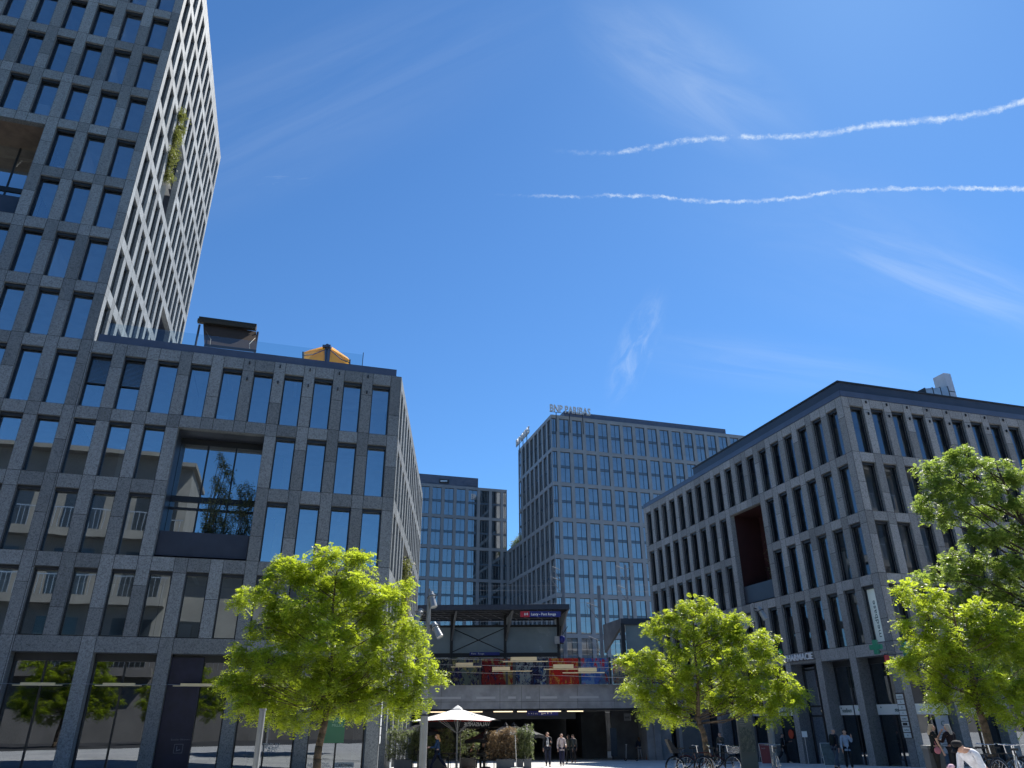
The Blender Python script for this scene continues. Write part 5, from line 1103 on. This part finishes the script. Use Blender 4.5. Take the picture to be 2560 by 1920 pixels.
p0 = at(1622, 1900, 63.2); p1 = at(1684, 1900, 63.2); m = MB(); m.box(Vector((p0.x, 63.2, -1.7)), Vector((p1.x-p0.x)*Vector((1, 0, 0))) if False else Vector((p1.x-p0.x, 0, 0)), (0, 9, 0), (0, 0, 1.72+zb)); m.box(Vector((p0.x+.55, 62.9, -1.7)), (.5, 0, 0), (0, .3, 0), (0, 0, 1.72+zb)); m.build('wing_wall', CONC, bridge)
# things in the underpass mouth
for lab, x, y, Y, w, h, s_ in (('white small sign reading BANQ hung at the underpass side', 1561, 1802, 65.5, .55, .55, 'BANQ'), ('pale sign KLEE partly hidden behind the foliage', 1604, 1800, 65.2, .5, .5, 'KLEE')):
    p = at(x, y, Y); t = thing('hanging_sign', lab, 'sign', p); MB().box(p, A*w, AN*.05, UP*h).build('board', CONC, t); lettering(s_, .2, BLACKM, p-AN*.01+A*.06+UP*.18, A, t, .003, w*.75)
p = at(1609, 1824, 64.5); lettering('ITAL', .3, SIGNW, p, A, None, .02, .75, label='white letters beside the concrete pier under the bridge', cat='lettering')
m = MB(); p = at(1617, 1897, 64); m.tube((p.x, 64, gz(64)), at(1622, 1840, 64), .06); m.build('orange_bar', mat('orange_paint', (.28, .09, .04), .6), label='thin leaning orange bar beside the concrete pier', cat='bar')
m = MB(); a = at(1530, 1883, 63); b = at(1545, 1822, 63); m.box(Vector((a.x, 63.5, gz(63)+.25)), A*.5, AN*.06, UP*2.0); t = m.build('poster_case', mat('case', (.02, .03, .05), .3), label='dark narrow poster case on the underpass wall', cat='display case')
# flush ground things

# ------------------------------------------------------------------ people
SKIN = mat('skin', (.50, .30, .22), .55, 0, .4, .06, 6)
_cm = {}
def cloth(c, rough=.8):
    if c not in _cm: _cm[c] = mat('cloth', c, rough, 0, .25, .12, 9)
    return _cm[c]
def skinmesh(name, verts, edges, radii, m, sub=1):
    me = bpy.data.meshes.new('sk'); me.from_pydata([tuple(v) for v in verts], edges, []); o = bpy.data.objects.new('sk', me); COL.objects.link(o)
    md = o.modifiers.new('s', 'SKIN'); md.use_smooth_shade = True; sv = me.skin_vertices[0].data
    for i, r in enumerate(radii): sv[i].radius = (r, r) if isinstance(r, float) else r; sv[i].use_root = (i == 0)
    sb = o.modifiers.new('u', 'SUBSURF'); sb.levels = sb.render_levels = sub
    dg = bpy.context.evaluated_depsgraph_get(); out = bpy.data.meshes.new_from_object(o.evaluated_get(dg)); bpy.data.objects.remove(o); out.name = name
    out.materials.clear(); out.materials.append(m); out.polygons.foreach_set('use_smooth', [True]*len(out.polygons)); return out
def person(label, px, Y, feet_y=None, H=1.75, face=180, lean=0, legs=((8, 4), (-10, 12)), arms=((4, 8, 12), (-4, 8, 14)), top=(.1, .1, .12), sleeve='long', bottom=(.02, .025, .04), shoes=(.03, .03, .03), hair=(.05, .035, .025), longhair=False, skirt=False, bag=None, cap=None, jacket=None, tie=None, sit=False, group='people on the plaza', z=None, headpitch=0, turn=0, scarf=None):
    """legs: (hip angle forward, knee bend); arms: (swing forward, sideways, elbow bend), angles in degrees; facing +Y before the turn"""
    s = H/1.75; z0 = gz(Y) if z is None else z; b = Vector((at(px, 1900, Y).x, Y, z0)); root = thing('person', label, 'person', b, group, R(face))
    def O(nm, me): return local(nm, me, root)
    hipz = (.50 if sit else .92)*s
    def rx(v, a): a = R(a); return Vector((v.x, v.y*math.cos(a)+v.z*math.sin(a), -v.y*math.sin(a)+v.z*math.cos(a)))   # lean forward
    pel = Vector((0, 0, hipz)); T = lambda x, y, z_: pel + rx(Vector((x*s, y*s, z_*s)), lean)
    waist, chest, neckb, neck = T(0, 0, .14), T(0, .01, .36), T(0, 0, .50), T(0, .015, .56)
    hd = rx(Vector((0, .035*s, .10*s)), lean*.6+headpitch); head = neck+hd; crown = head + rx(Vector((0, .0, .085*s)), lean*.6+headpitch); chin = head + rx(Vector((0, .045*s, -.055*s)), lean*.6+headpitch); nose = head+rx(Vector((0, .115*s, .0)), lean*.6+headpitch)
    legp = []
    for i, (h, k) in enumerate(legs):
        sx = -1 if i == 0 else 1; hp = pel + Vector((sx*.09*s, 0, -.03*s)); a = R(h); kn = hp + Vector((sx*.01, math.sin(a), -math.cos(a)))*.43*s
        a2 = R(h-k); an = kn + Vector((0, math.sin(a2), -math.cos(a2)))*.40*s; to = an + Vector((sx*.015, .15*s, -.045*s)) if not sit else an+Vector((0, .15*s, -.04*s)); legp.append((hp, kn, an, to))
    mn = min(l[2].z for l in legp) - .075*s
    if not sit:                                           # put the lower foot on the ground
        dz = Vector((0, 0, -mn)); pel += dz; waist += dz; chest += dz; neckb += dz; neck += dz; head += dz; crown += dz; chin += dz; nose += dz; legp = [tuple(p+dz for p in l) for l in legp]
    armp = []
    for i, (sw, sd_, el) in enumerate(arms):
        sx = -1 if i == 0 else 1; sh = chest.lerp(neckb, .62) + Vector((sx*.175*s, 0, 0)); a, c = R(sw), R(sd_)
        d_ = Vector((sx*math.sin(c), math.sin(a)*math.cos(c), -math.cos(a)*math.cos(c))); eb = sh + d_*.28*s; a2 = R(sw+el)
        d2 = Vector((sx*math.sin(c)*(.2 if el < 60 else -.6), math.sin(a2)*math.cos(c), -math.cos(a2)*math.cos(c))).normalized(); wr = eb + d2*.245*s; armp.append((sh, eb, wr, wr+d2*.09*s, d2))
    vs = [pel, waist, chest, neckb, neck, chin, head, crown]; ra = [.115, .105, (.15, .10), (.10, .075), .052, .062, (.078, .092), .062]; ed = [(0, 1), (1, 2), (2, 3), (3, 4), (4, 5), (5, 6), (6, 7)]
    def add(p, r, par): vs.append(p); ra.append(r); ed.append((par, len(vs)-1)); return len(vs)-1
    add(nose, .016, 6)
    for sx in (-1, 1): add(head+Vector((sx*.088*s, 0, 0)), .018, 6)
    for i, (hp, kn, an, to) in enumerate(legp):
        a = add(hp, .082, 0); a = add(hp.lerp(kn, .5), .068, a); a = add(kn, .052, a); a = add(kn.lerp(an, .35), .050, a); a = add(an, .036, a); a = add(to, .032, a)
    hands = []
    for i, (sh, eb, wr, hn, d2) in enumerate(armp):
        a = add(sh, .052, 3); a = add(sh.lerp(eb, .5), .045, a); a = add(eb, .037, a); a = add(eb.lerp(wr, .4), .034, a); a = add(wr, .024, a); a = add(hn, (.036, .020), a)
        side = d2.cross(Vector((1, 0, 0))).normalized(); 
        for k, (off, L_) in enumerate(((-.03, .060), (-.01, .075), (.01, .07), (.03, .055))):
            p1 = hn + side*off + d2*.02; q1 = add(p1 + d2*L_*.5, .0095, a); add(p1 + d2*L_ + Vector((-.015 if i else .015, .01, 0)), .008, q1)
        q1 = add(wr + d2*.03 + side*-.035, .011, a-1); add(wr + d2*.075 + side*-.055, .009, q1)
    ra = [tuple(x*s for x in r) if isinstance(r, tuple) else r*s for r in ra]
    O('body', skinmesh('body', vs, ed, ra, SKIN))
    def garment(nm, pts, rs, es, c, g=.012): O(nm, skinmesh(nm, pts, es, [tuple(x*s+g for x in r) if isinstance(r, tuple) else r*s+g for r in rs], cloth(c)))
    # top with sleeves
    hem = pel + Vector((0, 0, -.06*s)); P_ = [pel, waist, chest, neckb, hem]; R_ = [.122, .110, (.155, .108), (.105, .080), .125]; E_ = [(0, 1), (1, 2), (2, 3), (0, 4)]
    for i, (sh, eb, wr, hn, d2) in enumerate(armp):
        if sleeve == 'none': continue
        k = len(P_); pts = [sh, sh.lerp(eb, .5)] + ([eb, eb.lerp(wr, .5), eb.lerp(wr, .93)] if sleeve == 'long' else [])
        P_ += pts; R_ += [.058, .052]+([.045, .042, .036] if sleeve == 'long' else []); E_ += [(3, k)]+[(k+j, k+j+1) for j in range(len(pts)-1)]
    garment('jacket' if jacket else 'shirt', P_, R_, E_, jacket or top)
    if jacket:
        m = MB(); f_ = rx(Vector((0, 1, 0)), lean); w0 = .05*s; c1, c2 = waist+f_*.125*s, neckb+f_*.088*s; mid = chest+f_*.122*s; mb = [c1-Vector((w0, 0, .08*s)), c1+Vector((w0, 0, -.08*s)), mid+Vector((w0*1.2, .004, 0)), c2+Vector((w0*.9, 0, 0)), c2-Vector((w0*.9, 0, 0)), mid-Vector((w0*1.2, -.004, 0))]
        m.poly(mb).poly([p-f_*.03 for p in reversed(mb)]); O('shirt', m.mesh('shirt', cloth(top)))
        if tie: m = MB(); m.hexa([c1+f_*.004-Vector((.022, 0, 0)), c1+f_*.004+Vector((.022, 0, 0)), c1+f_*.016+Vector((.022, 0, 0)), c1+f_*.016-Vector((.022, 0, 0)), c2+f_*.004-Vector((.012, 0, 0)), c2+f_*.004+Vector((.012, 0, 0)), c2+f_*.016+Vector((.012, 0, 0)), c2+f_*.016-Vector((.012, 0, 0))]); O('tie', m.mesh('tie', cloth(tie)))
    if skirt:
        m = MB(); lo = (legp[0][1]+legp[1][1])/2; m.lathe((0, 0, 0), [(.12*s, waist.z), (.17*s, pel.z-.05), (.21*s, lo.z-.1), (.20*s, lo.z-.1)], 14); O('skirt', m.mesh('skirt', cloth(bottom), smooth=True))
    else:
        P_ = [pel+Vector((0, 0, .05*s))]; R_ = [.122]; E_ = []
        for hp, kn, an, to in legp: k = len(P_); P_ += [hp, hp.lerp(kn, .5), kn, kn.lerp(an, .5), kn.lerp(an, .93)]; R_ += [.092, .078, .062, .056, .050]; E_ += [(0, k), (k, k+1), (k+1, k+2), (k+2, k+3), (k+3, k+4)]
        garment('trousers', P_, R_, E_, bottom)
    for hp, kn, an, to in legp:
        me = skinmesh('shoe', [an+Vector((0, -.03*s, -.03*s)), an+Vector((0, .05*s, -.04*s)), to+Vector((0, .02*s, -.0))], [(0, 1), (1, 2)], [.042*s, .044*s, .036*s], cloth(shoes)); O('shoe', me)
    hv = [head+rx(Vector((0, -.025*s, .01*s)), lean*.6), crown+rx(Vector((0, -.015*s, .018*s)), lean*.6)]; hr = [(.088*s, .088*s), (.074*s, .086*s)]; he = [(0, 1)]
    if longhair: hv += [neck+rx(Vector((0, -.07*s, .0)), lean*.6), chest+rx(Vector((0, -.12*s, .06*s)), lean)]; hr += [.075*s, .055*s]; he += [(0, 2), (2, 3)]
    O('hair', skinmesh('hair', hv, he, hr, cloth(hair)))
    if cap: m = MB(); m.ball(crown-Vector((0, .0, .01)), .098*s, .108*s, .07*s, 12, 6); f_ = rx(Vector((0, 1, 0)), lean*.6+headpitch); m.box(crown+f_*.06*s-Vector((.06*s, 0, .03)), (.12*s, 0, 0), f_*.12*s, (0, 0, .015)); O('cap', m.mesh('cap', cloth(cap), smooth=True))
    if bag:
        kind, c = bag; m = MB()
        if kind == 'back': m.ball(chest+rx(Vector((0, -.15*s, -.05*s)), lean), .14*s, .09*s, .22*s, 12, 8)
        elif kind == 'side': q = pel+Vector((.22*s, -.02, -.05)); m.ball(q, .05, .11, .11, 10, 7); m.tube(q+UP*.1, neckb+Vector((-.06, 0, 0)), .012, n=5)
        elif kind == 'held': q = armp[1][3]+Vector((0, .03, -.02)); m.cbox(q, .20, .05, .12)
        O('bag', m.mesh('bag', cloth(c)))
    return root
person('man in dark suit with white shirt and tie walking out of the underpass', 1370, 45.6, H=1.82, face=176, legs=((10, 6), (-12, 10)), arms=((30, 6, 75), (4, 10, 16)), top=(.75, .76, .78), jacket=(.018, .02, .026), tie=(.02, .02, .03), bottom=(.012, .018, .04), bag=None)
person('man in pale pink sweater and navy trousers beside the suited man', 1405, 46.6, H=1.76, face=186, legs=((-8, 14), (12, 4)), arms=((14, 9, 60), (2, 12, 30)), top=(.50, .43, .42), bottom=(.012, .016, .045), shoes=(.7, .7, .7))
person('person in olive jacket walking away behind the pink sweater', 1423, 53, H=1.74, face=20, legs=((10, 4), (-14, 18)), arms=((20, 10, 20), (-20, 10, 20)), top=(.07, .07, .05), bottom=(.02, .02, .022), longhair=True)
person('person in grey skirted coat at the back of the underpass', 1434, 55, H=1.78, face=0, legs=((6, 2), (-6, 6)), top=(.10, .10, .09), bottom=(.015, .015, .018))
person('woman in denim jacket and white trousers seen from behind near the pier', 1601, 66.6, H=1.68, face=5, legs=((10, 4), (-10, 16)), arms=((20, 8, 20), (-8, 8, 10)), top=(.05, .07, .11), bottom=(.50, .52, .55), hair=(.22, .14, .07), longhair=True, bag=('side', (.03, .03, .035)), shoes=(.5, .5, .5))
person('woman in dark blue walking left past the hedges holding her hands together', 1093, 39.2, H=1.70, face=88, legs=((26, 6), (-26, 20)), arms=((25, 4, 62), (28, 4, 58)), top=(.018, .045, .10), bottom=(.008, .012, .028), hair=(.40, .22, .10), longhair=True)
person('person in black seated at the cafe between the hedges', 1210, 42.6, H=1.74, face=170, sit=True, legs=((80, 80), (86, 84)), arms=((40, 10, 70), (45, 10, 70)), top=(.012, .012, .016), bottom=(.015, .015, .02), hair=(.03, .02, .015), group='people at the cafe')
person('man in dark clothes seated deeper in the cafe shade', 1180, 44.2, H=1.74, face=200, sit=True, legs=((80, 80), (86, 84)), arms=((40, 10, 70), (45, 10, 70)), top=(.03, .03, .04), bottom=(.02, .02, .03), hair=(.03, .02, .015), group='people at the cafe')
person('person in olive top looking at a phone against the right shop window', 1807, 47, H=1.74, face=140, legs=((4, 2), (-4, 4)), arms=((30, 8, 80), (6, 8, 12)), top=(.07, .065, .055), bottom=(.03, .032, .035), hair=(.02, .015, .012))
person('person in dark suit with light scarf walking behind the lamp post', 1962, 50.4, H=1.76, face=250, legs=((24, 8), (-22, 24)), arms=((35, 8, 70), (-15, 8, 20)), top=(.45, .47, .5), jacket=(.015, .017, .024), bottom=(.012, .014, .022), shoes=(.6, .6, .6), bag=('held', (.3, .32, .34)))
person('grey haired man in dark jacket walking towards the right', 2093, 37.5, H=1.78, face=-60, legs=((14, 6), (-16, 18)), arms=((4, 10, 12), (-16, 8, 18)), top=(.016, .019, .03), bottom=(.07, .085, .12), hair=(.30, .30, .31), bag=('back', (.015, .02, .02)))
person('woman in pale blue blouse and black trousers raising a hand to her face', 2122, 37.0, H=1.70, face=172, legs=((6, 3), (-6, 8)), arms=((45, 6, 95), (0, 8, 15)), top=(.28, .36, .50), bottom=(.012, .013, .018), hair=(.05, .03, .02), longhair=True)
person('woman with grey blond hair in black top talking at the bins with raised hand', 2344, 27.5, H=1.70, face=-95, legs=((4, 2), (-4, 4)), arms=((48, 8, 95), (10, 6, 10)), top=(.010, .012, .014), sleeve='short', bottom=(.02, .018, .018), hair=(.42, .34, .24), longhair=True, bag=('side', (.45, .16, .20)))
person('woman with grey hair in black seen from behind beside the poster', 2388, 27.5, H=1.70, face=10, legs=((4, 2), (-4, 4)), arms=((30, 8, 70), (20, 8, 50)), top=(.018, .012, .016), bottom=(.02, .022, .03), hair=(.40, .36, .32), longhair=True)
person('man in white shirt and black cap crouching over near the bicycles', 2452, 15.5, H=1.72, face=112, lean=42, legs=((70, 95), (40, 85)), arms=((-8, 10, 30), (5, 10, 30)), top=(.78, .80, .84), sleeve='long', bottom=(.05, .06, .08), cap=(.015, .015, .018), headpitch=22, bag=('side', (.02, .02, .025)))
person('small child in a pale pink cap at the lower right edge', 2377, 15.2, H=1.02, face=120, top=(.5, .3, .35), bottom=(.1, .1, .2), cap=(.75, .50, .58), sleeve='short', z=gz(15)-.14)

# ------------------------------------------------------------------ bicycles, scooter, bins
RUB = mat('rubber', (.012, .012, .013), .7); CHROME = mat('chrome', (.6, .6, .62), .2, .9)
def bicycle(label, px, Y, rz, fc, basket=False, seat=False):
    p = G(at(px, 1900, Y).x, Y); t = thing('bicycle', label, 'bicycle', p, 'bicycles parked on the plaza', rz); fm = mat('bike_paint', fc, .35, .3)
    def bl(nm, mb, m, par=t): o = bpy.data.objects.new(nm, mb.mesh(nm, m)); COL.objects.link(o); o.parent = par; return o
    for x in (-.53, .53):
        w = bl('wheel', MB().torus((x, 0, .34), .315, .010, (0, 1, 0), 28, 5), CHROME); bl('tyre', MB().torus((x, 0, .34), .335, .020, (0, 1, 0), 28, 6), RUB, w)
        sp = MB()
        for k in range(14): a = k*2*math.pi/14; sp.tube((x, 0, .34), (x+.31*math.cos(a), 0, .34+.31*math.sin(a)), .003, n=3, cap=False)
        sp.tube((x, -.05, .34), (x, .05, .34), .02); bl('spokes', sp, CHROME, w)
        fd = MB(); pr_ = [Vector((x+.37*math.cos(a), 0, .34+.37*math.sin(a))) for a in [R(k) for k in range(20, 200, 20)]]; fd.path(pr_, [.014]*len(pr_), 5); bl('mudguard', fd, fm)
    f = MB(); bb, st, hd, hb = (-.10, 0, .30), (-.22, 0, .80), (.36, 0, .80), (.40, 0, .68)
    for a, b, r in ((bb, st, .016), (bb, hb, .02), (st, hd, .016), (bb, (-.53, 0, .34), .012), (st, (-.53, 0, .34), .010), (hd, (.53, 0, .34), .014)): f.tube(a, b, r, n=7)
    bl('frame', f, fm); s_ = MB(); s_.tube(st, (-.24, 0, .93), .013); s_.hexa([(-.38, -.08, .93), (-.10, -.02, .93), (-.10, .02, .93), (-.38, .08, .93), (-.38, -.08, .98), (-.10, -.02, .97), (-.10, .02, .97), (-.38, .08, .98)]); bl('saddle', s_, RUB)
    h = MB(); h.tube(hd, (.34, 0, 1.02), .014); h.path([(.26, -.28, 1.05), (.36, -.12, 1.03), (.36, .12, 1.03), (.26, .28, 1.05)], [.012]*4, 6); bl('handlebar', h, CHROME)
    cr = MB(); cr.lathe((-.10, .04, .30), [(.0, 0), (.09, 0), (.09, .01), (0, .01)], 16, ax=Vector((0, 1, 0))); cr.tube((-.1, .06, .3), (.03, .06, .2), .01); cr.cbox((.03, .12, .2), .08, .1, .02); cr.tube((-.1, -.02, .3), (-.23, -.02, .4), .01); cr.cbox((-.23, -.1, .4), .08, .1, .02); bl('crank', cr, CHROME)
    if basket:
        b_ = MB()
        for k in range(5): z = .78+k*.055; b_.path([(.46, -.16, z), (.76, -.18, z), (.76, .18, z), (.46, .16, z), (.46, -.16, z)], [.004]*5, 4)
        for k in range(9): y = -.17+k*.0425; b_.tube((.76, y, .78), (.76, y, 1.0), .003, n=4)
        for k in range(7): x = .46+k*.05; b_.tube((x, -.17, .78), (x, -.17, 1.0), .003, n=4); b_.tube((x, .17, .78), (x, .17, 1.0), .003, n=4)
        bl('basket', b_, CHROME)
    if seat: c_ = MB(); c_.hexa([(-.62, -.14, .80), (-.36, -.14, .80), (-.36, .14, .80), (-.62, .14, .80), (-.80, -.14, 1.25), (-.70, -.14, 1.25), (-.70, .14, 1.25), (-.80, .14, 1.25)]); bl('child_seat', c_, RUB)
    return t
bicycle('black bicycle with a child seat at the left foot of the small tree', 1722, 29.5, R(8), (.015, .015, .018), seat=True)
bicycle('dark bicycle with red details leaning by the small tree trunk', 1752, 30.2, R(-12), (.10, .015, .012))
bicycle('black bicycle with a wire front basket right of the small tree', 1800, 29.8, R(18), (.012, .014, .018), basket=True)
bicycle('bicycle with silver handlebar standing before the lamp post foot', 1938, 29.5, R(80), (.25, .26, .27))
bicycle('dark bicycle just right of the man bending forward', 2455, 21.5, R(20), (.02, .02, .025)); bicycle('dark bicycle in the row behind the right tree trunk', 2485, 22.6, R(-10), (.03, .025, .02)); bicycle('silver bicycle with tall handlebar at the right edge', 2540, 19.5, R(62), (.35, .37, .38), basket=False)
bicycle('brown dark bicycle half hidden by the right tree trunk', 2515, 23.4, R(8), (.05, .035, .03))
def scooter(label, px, Y, rz):
    p = G(at(px, 1900, Y).x, Y); t = thing('kick_scooter', label, 'scooter', p, None, rz)
    def bl(nm, mb, m): o = bpy.data.objects.new(nm, mb.mesh(nm, m)); COL.objects.link(o); o.parent = t
    bl('deck', MB().box((-.4, -.07, .10), (.75, 0, 0), (0, .14, 0), (0, 0, .04)), RUB); bl('stem', MB().tube((.38, 0, .12), (.30, 0, 1.08), .02), AL); bl('handlebar', MB().tube((.30, -.22, 1.08), (.30, .22, 1.08), .016), AL)
    for x in (-.42, .42): bl('wheel', MB().torus((x, 0, .09), .07, .025, (0, 1, 0), 16, 6), RUB)
scooter('kick scooter standing beside the service cabinet wall', 1578, 60, R(160)); scooter('kick scooter beside the person looking at a phone', 1815, 45.5, R(200))
for i, px in enumerate((2366,)):
    p = G(at(2368, 1900, 27).x, 27); t = thing('litter_bin', 'grey metal litter bin with light lid between the two women', 'bin', p)
    MB().box(p+Vector((-.25, .6, 0)), (.5, 0, 0), (0, .4, 0), (0, 0, .88)).build('body', PLANT, t); MB().box(p+Vector((-.28, .57, .88)), (.56, 0, 0), (0, .46, 0), (0, 0, .10)).build('lid', GREYL, t); MB().box(p+Vector((-.18, .555, .91)), (.36, 0, 0), (0, .012, 0), (0, 0, .05)).build('slot', BLACKM, t)
# asphalt street behind the viewer
ASPH = mat('asphalt', (.055, .055, .058), .9, 0, .3, .2, .5, .2)
MB().poly([(-200, -60, .004), (200, -60, .004), (200, 9, .004), (-200, 9, .004)]).build('road', ASPH, kind='structure', loc=(0, 0, .0))

# two more plaza trees behind the viewer, mirrored in the shop windows
src = [o for o in COL.objects if o.get('category') == 'tree']
for o_, x, y, lab in ((src[0], -17.0, 3.5, 'street tree mirrored in the leftmost shop window'), (src[1], -8.5, 1.5, 'street tree mirrored in the second shop window')):
    c = copytree(o_); c.location = (x, y, 0); c['label'] = lab

# small dark fixings on the stone piers under the roofs
for (root, W_, L_) in ((block, BW, [(.30+1.563*k, z) for k in range(1, 6) for z in (18.95, 18.0)]), (right, FW, [(.52+1.525*k-.27, z) for k in range(1, 9) for z in (18.95, 18.2)])):
    for t_, z in L_: MB().box(W_(t_-.03, z, .0), (W_(t_+.03, z, 0)-W_(t_-.03, z, 0)), (W_(0, 0, .09)-W_(0, 0, 0)), UP*.16).build('wall_fixing', BLACKM, root)
